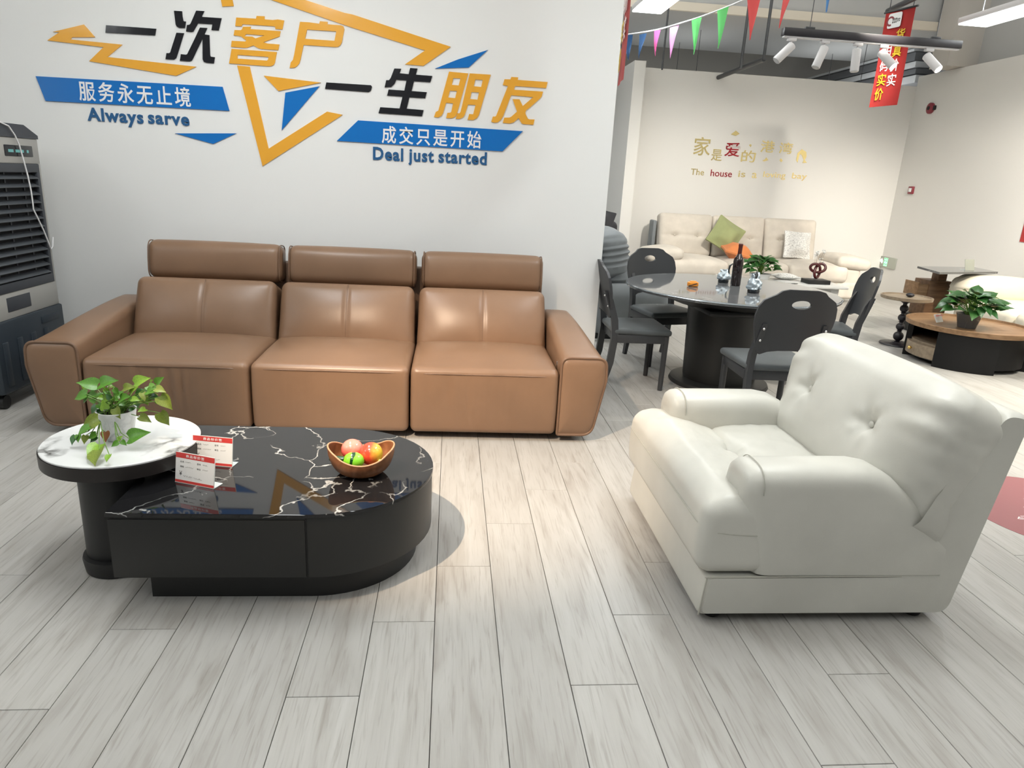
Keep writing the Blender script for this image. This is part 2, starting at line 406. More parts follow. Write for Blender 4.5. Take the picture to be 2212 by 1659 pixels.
# ================================================================== SETTING
WALL_Y = 4.93; FAR_Y = 10.5; RIGHT_X = 6.8
def struct(name, b, mat, label=None, smooth=0):
    o = b.to(name, mat, smooth=smooth); o['kind'] = 'structure'
    if label: o['label'] = label
    return o
floor = struct('floor', B().bx((-5.4, -1.6, -.06), (8.6, 15.7, -.0121)), 'subfloor', 'pale grey oak plank floor of the showroom')

# ---- floor planks: every plank an object, the far and hidden ones joined
PW, PL, X0 = .2073, 1.355, -.0205
def plank_mesh(wd, ln):
    b = B(); t, c = .012, .0012; hw, hl = wd / 2 - .001, ln / 2 - .001
    lo = [(-hw, -hl, -t), (hw, -hl, -t), (hw, hl, -t), (-hw, hl, -t)]
    mid = [(x, y, -c) for x, y, _ in lo]; top = [(x - math.copysign(c, x), y - math.copysign(c, y), 0) for x, y, _ in lo]
    b.grid([lo, mid, top], close_v=True, cap1=True)
    return b
full_me = None; cand = []; rest = []
for i in range(-24, 40):
    xa = X0 + PW * i
    off = (2.252 - 1.355 * 0 + .3465 * (i) * 1.0) * 1.0 + .114
    y0 = (off % PL) - PL * 3
    while y0 < 12.4:
        ya, yb = max(y0, -1.5), min(y0 + PL, 12.5)
        if yb - ya > .05:
            cx, cy = xa + PW / 2, (ya + yb) / 2
            # largest in the photo first: in front of the camera and inside its view, not behind the sign wall
            v = [Vector((xx, yy, 0)) - CPOS for xx in (xa, xa + PW) for yy in (ya, cy, yb)]
            vis = any(q.dot(CF) > .4 and abs(q.dot(CR) / q.dot(CF) * FPX) < 1130 and q.dot(CD) / q.dot(CF) * FPX < 850 for q in v)
            hid = (cx < 1.05 and ya > 4.9) or cy > 10.5 or cx > 6.8
            (cand if vis and not hid else rest).append((cx * cx + cy * cy, cx, cy, yb - ya))
        y0 += PL
cand.sort()
rest += cand[300:]; cand = cand[:300]
pm = {}
def get_pm(ln):
    k = round(ln, 3)
    if k not in pm:
        o = plank_mesh(PW, ln).to('plank', 'plank_wood', smooth=0); pm[k] = o.data; bpy.data.objects.remove(o)
    return pm[k]
for _, cx, cy, ln in cand:
    link_mesh('plank', get_pm(ln), None, floor, (cx, cy, 0))
b = B()
for _, cx, cy, ln in rest:
    q = plank_mesh(PW, ln); q.bm.transform(Matrix.Translation((cx, cy, 0)))
    me = bpy.data.meshes.new('x'); q.bm.to_mesh(me); b.bm.from_mesh(me); q.bm.free(); bpy.data.meshes.remove(me)
o = b.to('plank_field', 'plank_wood', floor, smooth=0); o['kind'] = 'stuff'; o['label'] = 'remaining floor planks, far off or hidden'

# ---- walls
struct('wall_back', B().bx((-4.2, WALL_Y, 0), (1.083, WALL_Y + .16, 3.05)), 'wall_paint', 'white painted partition wall carrying the orange and blue slogan')
struct('wall_far', B().bx((2.62, FAR_Y, 0), (RIGHT_X + .15, FAR_Y + .15, 3.065)), 'far_wall_paint', 'cream far partition wall with gold lettering')
struct('wall_right', B().bx((RIGHT_X, -1.5, 0), (RIGHT_X + .15, FAR_Y, 3.2)), 'far_wall_paint', 'cream side wall with the green exit sign')
struct('wall_end', B().bx((2.46, FAR_Y - .3, 0), (2.62, 15.5, 3.1)), 'far_wall_paint', 'cream end of the cross partition beside the gold lettering')
struct('wall_rear', B().bx((-5.4, 15.6, 0), (8.6, 15.7, 4.6)), 'ceiling_pale', 'distant rear wall of the hall behind the partitions')
struct('wall_left', B().bx((-5.5, -1.6, 0), (-5.4, 15.6, 4.6)), 'wall_paint', 'white side wall of the hall')
# ---- ceiling with soffit, beams and pillar
struct('ceiling', B().bx((-5.4, -1.6, 4.5), (8.6, 15.7, 4.6)), 'ceiling_pale', 'grey exposed concrete ceiling')
struct('trim_1', B().bx((-5.4, 9.98, 3.7), (8.6, 12.5, 4.49)), 'soffit_grey', 'deep grey soffit above the far partition')
struct('trim_2', B().bx((-5.4, 9.93, 3.695), (8.6, 9.979, 3.80)), 'beam_cream', 'cream lower edge of the grey soffit')
struct('trim_3', B().bx((6.98, 3.0, 3.2), (7.3, 9.7, 4.49)), 'soffit_grey', 'grey beam above the side wall')
struct('trim_4', B().bx((6.55, 9.56, 3.205), (7.05, 9.92, 4.49)), 'pillar_paint', 'pale pillar head above the wall corner')

# ================================================================== BROWN SOFA
sofa = thing('leather_sofa', 'long brown leather three-seat sofa with headrests against the white slogan wall', 'sofa', (-.65, 4.3, 0))
SF = 3.70           # front plane
XS = [(-1.935, -1.075), (-1.065, -.212), (-.202, .632)]
rnd = random.Random(3)
for si, (xa, xb) in enumerate(XS):
    cx, wd = (xa + xb) / 2, xb - xa
    # seat: box with crowned top and softly swollen front
    def fs(p, u, si=si):
        x, y, z = p
        top = sm(.0, .2, z + .02)
        z += .042 * max(0, u[2]) * (1 - abs(u[0]) ** 3) * sm(-1.0, -.35, u[1]) * (1 - .8 * sm(-.1, .6, u[1]))
        if u[1] < -.6:
            y += .012 * (1 - u[2] ** 2) * -1
            k = {0: 1., 1: .12, 2: .3}[si]
            wv = noise.noise(Vector((x * 26 + si * 7, z * 2.2, si))) + .6 * noise.noise(Vector((x * 55, z * 3, 4)))
            fall = sm(.95, .5, u[2]) * sm(-1.1, .2, u[2]) * (1 - abs(u[0]) ** 4) * (1.0 if si else sm(.75, .1, abs(u[0] + .1)) + .15)
            y += .012 * k * wv * fall
        return (x, y, z)
    b = B(); b.soft((wd, .92, .385), .035, (56, 14, 18), (.004, .0, .0), fs, Matrix.Translation((cx, SF + .46, .04 + .1925)))
    seat = b.to('seat', 'brown_leather', sofa, True, 60)
    # seam along the front edge and down the sides
    b = B(); pts = []
    for k in range(25):
        t = -1 + 2 * k / 24; x = cx + t * (wd / 2 - .004); pts.append((x, SF - .0035 + .02 * abs(t) ** 10, .392 - .02 * abs(t) ** 12))
    b.tube(pts, .0045, 6)
    b.to('seam', 'brown_piping', seat, False, 60).matrix_parent_inverse = Matrix.Translation(-Vector(sofa.location))
    # back cushion
    tilt = math.radians(-21)
    mt = Matrix.Translation((cx, 4.475, .530)) @ Matrix.Rotation(tilt, 4, 'X')
    def fb(p, u, si=si):
        x, y, z = p
        if y < 0:
            y -= .03 * (1 - u[0] ** 4) * (1 - (u[2] + .35) ** 2 * .5)
            y += .011 * math.exp(-(x / .012) ** 2) * (1 - u[2] ** 8)
            cw = sm(.55, 1., abs(u[0])) * sm(-.2, -1, u[2])
            y += .006 * cw * noise.noise(Vector((x * 30, z * 30, si)))
        # lower corners pinch towards the neighbours
        x *= 1 + .012 * sm(0, -1, u[2]) - .012 * sm(.2, 1, u[2])
        return (x, y, z)
    b = B(); b.soft((wd - .012, .25, .41), .05, (44, 6, 18), (.0, .03, .0), fb, mt)
    bk = b.to('backrest', 'brown_leather', sofa, True, 60)
    b = B(); pts = []
    for k in range(17):
        t = -.93 + 1.86 * k / 16; q = Vector((0, -.125 - .03 * (1 - abs(t) ** 2.4) - .03 * (1 - (t + .35) ** 2 * .5) + .011 * (1 - t ** 8), t * .205)); pts.append(mt @ q)
    b.tube(pts, .0028, 6)
    b.to('seam', 'brown_piping', bk, False, 60).matrix_parent_inverse = Matrix.Translation(-Vector(sofa.location))
    # headrest roll
    hx = (-.005, 0, .004)[si]
    mh = Matrix.Translation((cx + hx, 4.70, .832)) @ Matrix.Rotation(math.radians(-9), 4, 'X')
    def fh(p, u):
        x, y, z = p
        if y < 0: y -= .012 * (1 - u[2] ** 2)
        return (x, y, z)
    b = B(); b.soft((wd - .018, .165, .245), .055, (20, 4, 8), (0, .012, .006), fh, mh)
    hd = b.to('headrest', 'brown_leather', sofa, True, 60)
    for s in (-1, 1):
        b = B(); lp = round_poly([(-.0825, -.1225), (-.0825, 0), (-.0825, .1225), (.0825, .1225), (.0825, -.1225)], [.055, 0, .055, .055, .055], 8)
        xx = s * (wd / 2 - .024)
        b.tube([mh @ Vector((xx, yy * .955 - (.011 * (1 - (zz / .1225) ** 2) if yy < 0 else 0), zz * .965)) for yy, zz in lp], .004, 6, closed=True)
        b.to('piping', 'brown_piping', hd, False, 60).matrix_parent_inverse = Matrix.Translation(-Vector(sofa.location))

def arm_section(zt, w_top, w_bot):
    return round_poly([(0, .045), (w_bot, .045), (w_top, .36 * zt / .51 + .02), (w_top - .006, zt), (0.0, zt)], [.012, .075, .12, .055, .05], 7)
for s, xi in ((-1, -1.945), (1, .640)):
    b = B(); rows = []
    for k in range(15):
        t = k / 14; y = 3.705 + t * 1.10
        zt = .505 + .10 * math.sin(t * PI * .5) ** 1.25 - .03 * sm(.85, 1, t)
        wt = .262 - .075 * t; wb = .20 - .03 * t
        sec = arm_section(zt, wt, wb)
        if k == 0:   # softened front edge
            cu, cz = sum(p[0] for p in sec) / len(sec), sum(p[1] for p in sec) / len(sec)
            rows.append([(xi + s * (cu + (u - cu) * .985), y - .004, cz + (z - cz) * .985) for u, z in sec])
        rows.append([(xi + s * u, y + (.006 if k == 0 else 0), z) for u, z in sec])
    b.grid(rows, close_v=True, cap0=True, cap1=True)
    arm = b.to('armrest', 'brown_leather', sofa, True, 50)
    sec = arm_section(.505, .262, .20); cu, cz = sum(p[0] for p in sec) / len(sec), sum(p[1] for p in sec) / len(sec)
    b = B(); rows = []
    for f, dy in ((.965, 0), (.93, .006), (.8, .012), (.5, .017), (.2, .019)):
        rows.append([(xi + s * (cu + (u - cu) * f), 3.703 - dy, cz + (z - cz) * f) for u, z in sec])
    b.grid(rows, close_v=True, cap1=True)
    b.to('front_panel', 'brown_leather', arm, False, 60).matrix_parent_inverse = Matrix.Translation(-Vector(sofa.location))
    b = B(); b.tube([(xi + s * (cu + (u - cu) * 1.0), 3.704, cz + (z - cz) * 1.0) for u, z in sec], .008, 8, closed=True)
    b.to('piping', 'brown_piping', arm, False, 60).matrix_parent_inverse = Matrix.Translation(-Vector(sofa.location))
    for y in (3.86, 4.6):
        b = B(); b.lathe([(.026, 0), (.03, .05)], (xi + s * .09, y, 0), 14); b.to('foot', 'foot_black', sofa, True)
b = B(); b.bx((-1.94, 4.735, .06), (.64, 4.83, .84), .02); b.to('back_frame', 'brown_piping', sofa, True)
b = B(); b.bx((-1.90, 3.80, .05), (.60, 4.7, .10), 0); b.to('base_frame', 'gap_black', sofa, True, 0)
for x in (-1.75, -.64, .45):
    b = B(); b.lathe([(.025, 0), (.028, .055)], (x, 4.62, 0), 14); b.to('foot', 'foot_black', sofa, True)
b = B(); b.bx((.632, 3.84, .40), (.6405, 3.862, .445), .002); b.to('recline_switch', 'chrome', sofa, True)['label'] = 'small chrome recline switch on the inner armrest'

# ================================================================== CREAM ARMCHAIR (faces left)
ac = thing('leather_armchair', 'low cream white leather armchair with two tufted buttons in its back', 'armchair', (1.38, 2.5, 0))
YA, YB = 1.995, 2.99
prof = round_poly([(.885, .03), (1.815, .03), (1.935, .79), (1.845, .80), (1.66, .30), (1.60, .185), (.90, .18)], [.02, .05, .045, .045, .1, .05, .02], 6)
cu, cz = 1.4, .3
b = B(); rows = []
for y, f in ((YA, .975), (YA + .012, .993), (YA + .03, 1), (YB - .03, 1), (YB - .012, .993), (YB, .975)):
    rows.append([(u + (1 - f) * (.02 if u < 1.3 else -.02) * 0 + (0 if f == 1 else (-1 if u > 1.75 else (1 if u < .95 else 0)) * (1 - f) * .5), y, z + (0 if f == 1 else (1 - f) * (.5 if z < .1 else -.5 if z > .7 else 0))) for u, z in prof])
b.grid(rows, close_v=True, cap0=True, cap1=True)
fr = b.to('frame', 'cream_leather', ac, True, 40)
b = B(); b.tube([(.888, YA + .004, .035), (.9, YA + .003, .178)], .003, 6); b.tube([(.893, YA + .003, .183), (1.25, YA, .188), (1.60, YA, .19)], .003, 6)
b.to('seam', 'cream_seam', fr, False).matrix_parent_inverse = Matrix.Translation(-Vector(ac.location))
# seat: one thick block, rounded nose over the whole width
SX0, SX1 = .868, 1.62
def fseat(p, u):
    x, y, z = p
    # nose: front leans out towards the top edge, then rolls over
    if u[0] < -.3:
        x -= .012 * math.sin((u[2] + 1) * PI / 2) * sm(-.3, -1, u[0])
    z += max(0, u[2]) * (.032 * sm(-1, -.72, u[0]) * (1 - .9 * sm(-.72, -.2, u[0])) * (1 - abs(u[1]) ** 6) + .008)
    if u[2] > .3:
        tx = x - (1.17 - 1.244)
        for ty in (-.25, .05, .35):
            d2 = (tx ** 2 + ((y - ty) * .8) ** 2)
            z -= .038 * math.exp(-d2 / .0012) + .014 * math.exp(-d2 / .012)
        z -= .020 * math.exp(-(tx / .010) ** 2) * (1 - .6 * abs(u[1]))
        z += .004 * noise.noise(Vector((x * 9, y * 14, 3))) + .003 * noise.noise(Vector((x * 25, y * 8, 5)))
    return (x, y, z)
b = B(); b.soft((SX1 - SX0, 1.0, .262), .05, (44, 60, 10), (0, 0, .0), fseat, Matrix.Translation(((SX0 + SX1) / 2, 2.497, .186 + .131)), 6)
st = b.to('seat', 'cream_leather', ac, True, 60)
b = B(); b.tube([(1.06, 1.9975, .342), (.99, 1.9975, .345), (.915, 1.9985, .352), (.884, 2.007, .358), (.866, 2.024, .365), (.8575, 2.05, .37)] + [(.856, 2.05 + k * .084, .372) for k in range(1, 11)] + [(.859, 2.95, .37), (.872, 2.98, .37)], .0024, 6)
b.to('seam', 'cream_seam', st, False).matrix_parent_inverse = Matrix.Translation(-Vector(ac.location))
# arms: upright side panel with a fat rolled top that runs to the back
for s, y0 in ((-1, YA - .004), (1, YB + .004)):
    def sec(zt, w, zb):
        return round_poly([(0, zb), (0.0, zt), (w, zt), (w, zb)], [.01, .085, .085, .02], 8)
    b = B(); rows = []
    for x, f, dz in ((.986, .45, 0), (.990, .72, 0), (1.0, .88, 0), (1.018, .97, 0), (1.045, 1, 0), (1.2, 1, .004), (1.4, 1, .006), (1.46, 1, -.004), (1.52, 1, -.034), (1.6, 1, -.10), (1.68, 1, -.175), (1.74, 1, -.235)):
        sc_ = sec(.575 + dz, .205, .19); c_ = (.10, .44)
        rows.append([(x + (.075 * sm(.40, .2, z) * (1 if x < 1.05 else 0)), y0 - s * (c_[0] + (u - c_[0]) * f), c_[1] + (z - c_[1]) * f if z > .3 else z) for u, z in sc_])
    b.grid(rows, close_v=True, cap0=True, cap1=True)
    arm = b.to('armrest', 'cream_leather', ac, True, 50)
    b = B(); q = sec(.579, .209, .20)
    q = [p for p in q if p[1] > .32]
    b.tube([(1.047, y0 - s * (u - .002), z) for u, z in q], .0018, 6)
    b.to('seam', 'cream_seam', arm, False).matrix_parent_inverse = Matrix.Translation(-Vector(ac.location))
# back cushion: leaning, pillowy, two buttons
mt = Matrix.Translation((1.668, 2.497, .605)) @ Matrix.Rotation(math.radians(24), 4, 'Y')
BT = (-.225, .225)
def fback(p, u):
    x, y, z = p
    if u[0] < 0:
        x -= .035 * (1 - abs(u[1]) ** 3) * (1 - u[2] ** 2)
        for ty in BT:
            d2 = (y - ty) ** 2 + (z - .0) ** 2
            x += .036 * math.exp(-d2 / .0011) + .022 * math.exp(-d2 / .012)
            # radiating pleats
            an = math.atan2(z, y - ty); rr = math.sqrt(d2)
            x += .0035 * math.cos(an * 5 + 1) * math.exp(-((rr - .055) / .04) ** 2)
        ed = sm(.7, 1, abs(u[1]))
        x += .16 * sm(.60, 1, abs(u[1])) * sm(.45, -1, u[2])
        x += .005 * sm(.55, .85, abs(u[1])) * math.sin(z * 62 + y * 14) * sm(-.1, .5, u[2])
        x += .004 * noise.noise(Vector((z * 12, y * 7, 1))) * (.35 + 1.5 * ed)
    else: x += .022 * sm(.5, 1, abs(u[1]))
    # corners hang a little lower at the sides
    z -= .028 * sm(.55, 1, abs(u[1])) * sm(.3, -1, u[2]) + .012 * sm(.7, 1, abs(u[1])) * sm(0, 1, u[2])
    y += .006 * noise.noise(Vector((z * 22, x * 18, 8))) * sm(.6, 1, abs(u[1]))
    return (x, y, z)
b = B(); b.soft((.245, 1.035, .50), .085, (6, 84, 40), (.01, .0, .02), fback, mt, 6)
bc = b.to('back_cushion', 'cream_leather', ac, True, 60)
for ty in BT:
    b = B(); q = mt @ Vector((-.1225 - .045 + .052, ty, 0)); b.ball(q, .013, 14, 8, (.6, 1, 1))
    b.to('button', 'cream_leather', bc, False, 60).matrix_parent_inverse = Matrix.Translation(-Vector(ac.location))
for x, y in ((.96, 2.06), (1.72, 2.06), (.96, 2.92), (1.72, 2.92)):
    b = B(); b.lathe([(.026, 0), (.032, .008), (.034, .035)], (x, y, 0), 16); b.to('foot', 'foot_black', ac, True)

# ================================================================== BLACK COFFEE TABLE
ct = thing('coffee_table', 'low black coffee table with rounded end and veined black marble top', 'coffee table', (-.6, 2.5, 0))
TX0, TX1, TY0, TY1, TZ = -1.09, -.045, 2.107, 2.93, .35
RC = (TY1 - TY0) / 2; CYT = (TY0 + TY1) / 2
def dshape(inset, n=28, x0=None):
    """plan outline: square left end, half-ellipse right end"""
    xa = (TX0 if x0 is None else x0) + (inset if x0 is None else 0); ya, yb = TY0 + inset, TY1 - inset
    rx = RC * 1.0 - inset; ry = RC - inset; cx = TX1 - RC
    pts = [(xa, yb), (xa, ya)]
    for k in range(n + 1):
        a = -PI / 2 + PI * k / n; pts.append((cx + rx * math.cos(a), CYT + ry * math.sin(a)))
    return pts
def slab(b, out, z0, z1, ch=0.):
    rows = [[(x, y, z0) for x, y in out]]
    if ch:
        cx, cy = sum(p[0] for p in out) / len(out), sum(p[1] for p in out) / len(out)
        rows.append([(x, y, z1 - ch) for x, y in out]); rows.append([(x + (cx - x) * ch * 1.6, y + (cy - y) * ch * 1.9, z1) for x, y in out])
    else: rows.append([(x, y, z1) for x, y in out])
    b.grid(rows, close_v=True, cap0=True, cap1=True); return b
slab(B(), dshape(0), .337, TZ, .002).to('table_top', 'black_marble', ct, True, 30)
slab(B(), dshape(.004), .111, .336).to('body', 'charcoal_paint', ct, True, 30)
slab(B(), dshape(.062, x0=-.995), 0, .110).to('plinth', 'black_paint', ct, True, 30)
b = B(); b.bx((TX0 + .008, TY0 - .001, .115), (-.4585, TY0 + .004, .328), .0015); dr = b.to('drawer', 'charcoal_paint', ct, True)
b = B(); b.bx((-.4575, TY0 + .0015, .113), (-.4535, TY0 + .005, .333)); b.to('drawer_gap', 'gap_black', ct, True, 0)

# ================================================================== ROUND SIDE TABLE
rt = thing('round_side_table', 'round side table with white marble top overlapping the black coffee table', 'side table', (-1.205, 2.45, 0))
TC = (-1.205, 2.53)
b = B(); b.lathe([(.262, .431), (.267, .433), (.267, .438), (.264, .440)], (*TC, 0), 72); b.to('marble_top', 'white_marble', rt, True, 30)
b = B(); b.lathe([(.264, .382), (.271, .385), (.271, .4305), (.262, .4309)], (*TC, 0), 72); b.to('rim', 'dark_bronze', rt, True, 30)
b = B(); b.lathe([(.106, .061), (.106, .381)], (-1.199, 2.40, 0), 40); b.to('column', 'black_paint', rt, True, 30)
b = B(); b.lathe([(.110, 0), (.116, .004), (.122, .05), (.119, .06)], (-1.192, 2.388, 0), 48); b.to('base', 'black_paint', rt, True, 30)

# ================================================================== PLANTS
def leaf_mesh(name, mat, wid=.80, fold=.16, droop=.22):
    """heart-shaped leaf, unit length along +x, normal +z"""
    b = B(); rows = []
    for i in range(8):
        t = i / 7
        w_ = wid * .5 * (math.sin(PI * min(1, t * .93 + .07) ** .62)) * (1 - t ** 3 * .35) + (.03 if i == 0 else 0)
        if i == 7: w_ = .006
        x = t - (.0 if i else -.02); row = []
        for j in (-1, -.5, 0, .5, 1):
            back = .10 * (abs(j) ** 1.5) * (1 - t) ** 3
            row.append((x - back, w_ * j, fold * w_ * abs(j) * 2 - droop * t * t + .015 * math.sin(t * 9) * j))
        rows.append(row)
    b.grid(rows)
    o = b.to(name, mat, smooth=80); me = o.data; bpy.data.objects.remove(o); return me
LM = {k: leaf_mesh('leaf_' + k, 'leaf_' + k) for k in ('green', 'lime', 'dark', 'olive', 'brown', 'deep')}
def put_leaf(parent, base, tip, up, kind, rel):
    base, tip = Vector(base), Vector(tip); d = tip - base; ln = d.length; d.normalize()
    up = Vector(up); zz = (up - d * up.dot(d)); zz.normalize(); yy = zz.cross(d)
    m = Matrix((d, yy, zz)).transposed().to_4x4() @ Matrix.Scale(ln, 4); m.translation = base - Vector(rel)
    o = link_mesh('leaf', LM[kind], None, parent); o.matrix_local = m
    return o
pz = .4405; PC = atz(258, 945, pz)
pot = thing('potted_pothos', 'trailing green pothos in a small white marbled pot on the round side table', 'potted plant', PC)
b = B(); b.lathe([(.047, 0), (.050, .004), (.067, .108), (.069, .112), (.064, .112), (.061, .095)], (0, 0, 0), 36, cap1=False); b.to('pot', 'pot_marble', pot)
b = B(); b.lathe([(.0615, .094), (.03, .1), (.004, .102)], (0, 0, 0), 24); b.to('soil', 'soil', pot)
LV = [(610,250,260,170,'green'),(650,230,890,130,'green'),(1210,230,1410,100,'lime'),(1570,235,1640,110,'green'),(420,200,370,350,'lime'),(440,390,190,450,'green'),(450,430,345,540,'green'),
 (600,300,470,310,'dark'),(780,250,900,270,'green'),(870,300,960,390,'green'),(1250,420,1450,310,'dark'),(1430,260,1590,340,'green'),(1340,420,1560,370,'olive'),(1300,470,1480,480,'olive'),
 (1480,430,1610,450,'dark'),(1620,430,1825,625,'olive'),(1560,500,1600,560,'green'),(1280,540,1150,680,'dark'),(620,430,780,460,'lime'),(720,590,840,510,'lime'),(600,570,480,720,'dark'),
 (620,590,720,690,'green'),(890,620,960,780,'olive'),(820,580,840,660,'lime'),(1620,690,1775,905,'olive'),(1290,750,1490,830,'olive'),(550,740,420,800,'lime'),(630,800,290,960,'olive'),
 (480,920,250,1040,'green'),(260,1060,165,1205,'dark'),(300,1050,280,1170,'green'),(420,1060,380,1200,'olive'),(590,1040,430,1110,'green'),(600,1080,470,1170,'dark'),(640,1210,430,1390,'lime'),
 (640,1290,510,1500,'olive'),(1120,1110,1420,980,'green'),(1000,1150,1075,1220,'green'),(950,1170,820,1240,'green'),(940,1140,1010,1060,'lime'),(800,1375,740,1480,'lime'),(730,1000,740,1160,'brown'),
 (700,480,860,430,'lime'),(980,480,1100,400,'green'),(1050,560,1220,520,'lime'),(900,420,1010,330,'green'),(760,340,690,260,'lime'),(1150,380,1230,260,'lime'),(1030,300,1190,250,'olive'),
 (560,520,460,470,'green'),(960,560,870,470,'olive'),(1120,480,1260,450,'green'),(680,380,560,430,'green'),(820,470,740,380,'dark'),(1000,640,1080,560,'dark')]
stem = B(); lr = random.Random(5)
for k in range(34):
    x_, y_ = lr.uniform(430, 1560), lr.uniform(230, 640); a_ = lr.uniform(0, 2 * PI); l_ = lr.uniform(95, 165)
    LV.append((x_, y_, x_ + l_ * math.cos(a_), y_ + l_ * math.sin(a_) * .8, lr.choice(('green', 'green', 'lime', 'dark', 'olive'))))
for i, (bx_, by_, tx_, ty_, kd) in enumerate(LV):
    front = by_ > 780
    dep = PC.y - .075 - .03 * lr.random() if front else PC.y + lr.uniform(-.075, .055)
    if kd == 'dark' and not front: dep += .02
    p = aty(130 + bx_ / 7.541, 800 + by_ / 7.541, dep)
    dirn = lr.uniform(-.028, .004)
    t = aty(130 + tx_ / 7.541, 800 + ty_ / 7.541, dep + dirn)
    if front:   # trailing leaves rest just above the marble
        if p.z < pz + .03: p = atz(130 + bx_ / 7.541, 800 + by_ / 7.541, pz + .032)
        if t.z < pz + .02: t = atz(130 + tx_ / 7.541, 800 + ty_ / 7.541, pz + .020)
    up = Vector((lr.uniform(-.35, .35), -.62, .72))
    put_leaf(pot, p, t, up, kd, PC)
    a = Vector((lr.uniform(-.03, .03), lr.uniform(-.03, .03), .10)) if not front else Vector((-.03 + .05 * (bx_ > 900), -.062, .085))
    e = p - PC; mid = (a + e) / 2 + Vector((0, -.008, .012 if not front else -.008))
    stem.tube([a, (a * 2 + mid) / 3 + Vector((0, 0, .006)), mid, e], .0016, 5)
stem.to('vine', 'stem_green', pot)

# ================================================================== PRICE CARDS
def price_card(label, p0, p1, hh=.112, lean=.16):
    """p0,p1: the two lower corners on the table"""
    p0, p1 = Vector(p0), Vector(p1); wd = (p1 - p0).length; ang = math.atan2(p1.y - p0.y, p1.x - p0.x); c = (p0 + p1) / 2
    t = thing('price_card', label, 'price card', c, ang, 'price cards')
    up = Vector((0, math.sin(lean), math.cos(lean))); ax = Vector((1, 0, 0)); nb = Vector((0, math.cos(lean), -math.sin(lean)))
    b = B(); b.box(Vector((0, .004, 0)) + up * hh / 2, (wd, .0022, hh), 0, rot=Matrix.Rotation(-lean, 3, 'X')); b.bx((-wd / 2, .002, 0), (wd / 2, .050, .002)); b.to('holder', 'acrylic', t, smooth=0)
    m0 = basis(ax, up, Vector((0, .004, 0)) - nb * .0014)
    def art(name, mat, poly, dz):
        return place(name, curve_mesh(name, [poly], .00012), mat, m0 @ Matrix.Translation((0, 0, dz)), t)
    W = wd / 2 - .001
    card = art('card', 'paper_white', [(-W, .001), (W, .001), (W, hh - .001), (-W, hh - .001)], .0002)
    def sub(name, mat, me, x, y):
        o = place(name, me, mat, m0 @ Matrix.Translation((x, y, .00055)), card); return o
    sub('header_band', 'paper_red', curve_mesh('header_band', [[(-W, -hh * .085), (W, -hh * .085), (W, hh * .085), (-W, hh * .085)]], .0001), 0, hh * .90)
    sub('footer_band', 'paper_red', curve_mesh('footer_band', [[(-W, -hh * .045), (W, -hh * .045), (W, hh * .045), (-W, hh * .045)]], .0001), 0, hh * .055)
    o = sub('header_text', 'sign_white', fit(text_mesh('header_text', '商品标价签', .01, .0001, .012, spacing=1.25), wd * .47, hh * .095), 0, hh * .90)
    for q in (o,): q.location += Vector((0, -.0003, 0))
    b = B()
    rr = random.Random(int(abs(c.x) * 1000))
    for x, y, tx in ((-.33, .70, '品名'), (.10, .70, '型号'), (-.33, .54, '规格'), (.10, .54, '单位')):
        sub('printed_text', 'ink', fit(text_mesh('printed_text', tx, .006, .0001), wd * .095, hh * .06), x * wd, hh * y)
    sub('currency_sign', 'ink', fit(text_mesh('currency_sign', '¥', .01, .0001), wd * .07, hh * .15), -.36 * wd, hh * .32)
    # handwriting strokes
    def scrib(x0, y0, ln, amp):
        n = 22; pts = [m0 @ Vector((wd * (x0 + ln * k / n) + rr.uniform(-.0006, .0006), hh * y0 + amp * rr.uniform(-1, 1), .0006)) for k in range(n + 1)]
        b.tube(pts, .00025, 4)
    scrib(-.24, .70, .14, .0022); scrib(.20, .70, .12, .002); scrib(-.24, .54, .2, .0024); scrib(.20, .54, .13, .002); scrib(-.29, .24, .22, .003); scrib(-.03, .22, .22, .003)
    b.to('handwriting', 'ink', card, smooth=0)
    return t
price_card('white and red price card standing in front on the marble top, beside the round table', atz(377, 1041, .3505), atz(461, 1057, .3505))
price_card('white and red price card standing behind the front card on the marble top', atz(415, 1002, .3505), atz(501, 1010, .3505))

# ================================================================== FRUIT BOWL
BC = Vector((-.315, 2.455, TZ + .0005))
b = B(); n = 56
def bowl_pt(a, v, off):
    c2_ = math.cos(2 * a); rim_z = .090 + .022 * math.copysign(abs(c2_) ** .8, c2_); rr = .120 + .005 * math.cos(2 * a)
    r_ = (.03 + (rr - .03) * math.sin(v * PI / 2) ** .62) - off * .9 * v
    z = rim_z * (1 - math.cos(v * PI / 2)) ** .9 + off * (1 - v) * 1.0
    return (r_ * math.cos(a), r_ * math.sin(a) * .93, z)
rows = [[bowl_pt(2 * PI * k / n, v / 10, 0) for k in range(n)] for v in range(11)] + [[bowl_pt(2 * PI * k / n, v / 10, .006) for k in range(n)] for v in range(10, -1, -1)]
b.grid(rows, close_v=True, cap0=True, cap1=True)
bowl = thing('fruit_bowl', 'brown wooden bowl with a wavy rim holding fruit on the black marble top', 'bowl', BC, .12)
b.to('bowl_body', 'bowl_wood', bowl, smooth=60)
b = B(); b.tube([Vector(bowl_pt(2 * PI * k / n, 1, .003)) for k in range(n)], .0034, 8, closed=True); b.to('rim', 'bowl_rim', bowl, smooth=60)
def fr_thing(name, label, cat, px, py, dy, r, mat, sc=(1, 1, 1), grp='fruit in the wooden bowl'):
    c = aty(px, py, BC.y + dy)
    b = B(); b.ball((0, 0, 0), r, 32, 20, sc); o = b.to(name, mat, smooth=80); o.location = c; tag(o, label, cat, grp); return o
q = fr_thing('apple', 'glossy pink red apple at the back of the wooden bowl', 'fruit', 761, 971, .026, .042, 'apple_skin', (1, 1, .97))
c = aty(802, 980, BC.y + .0)
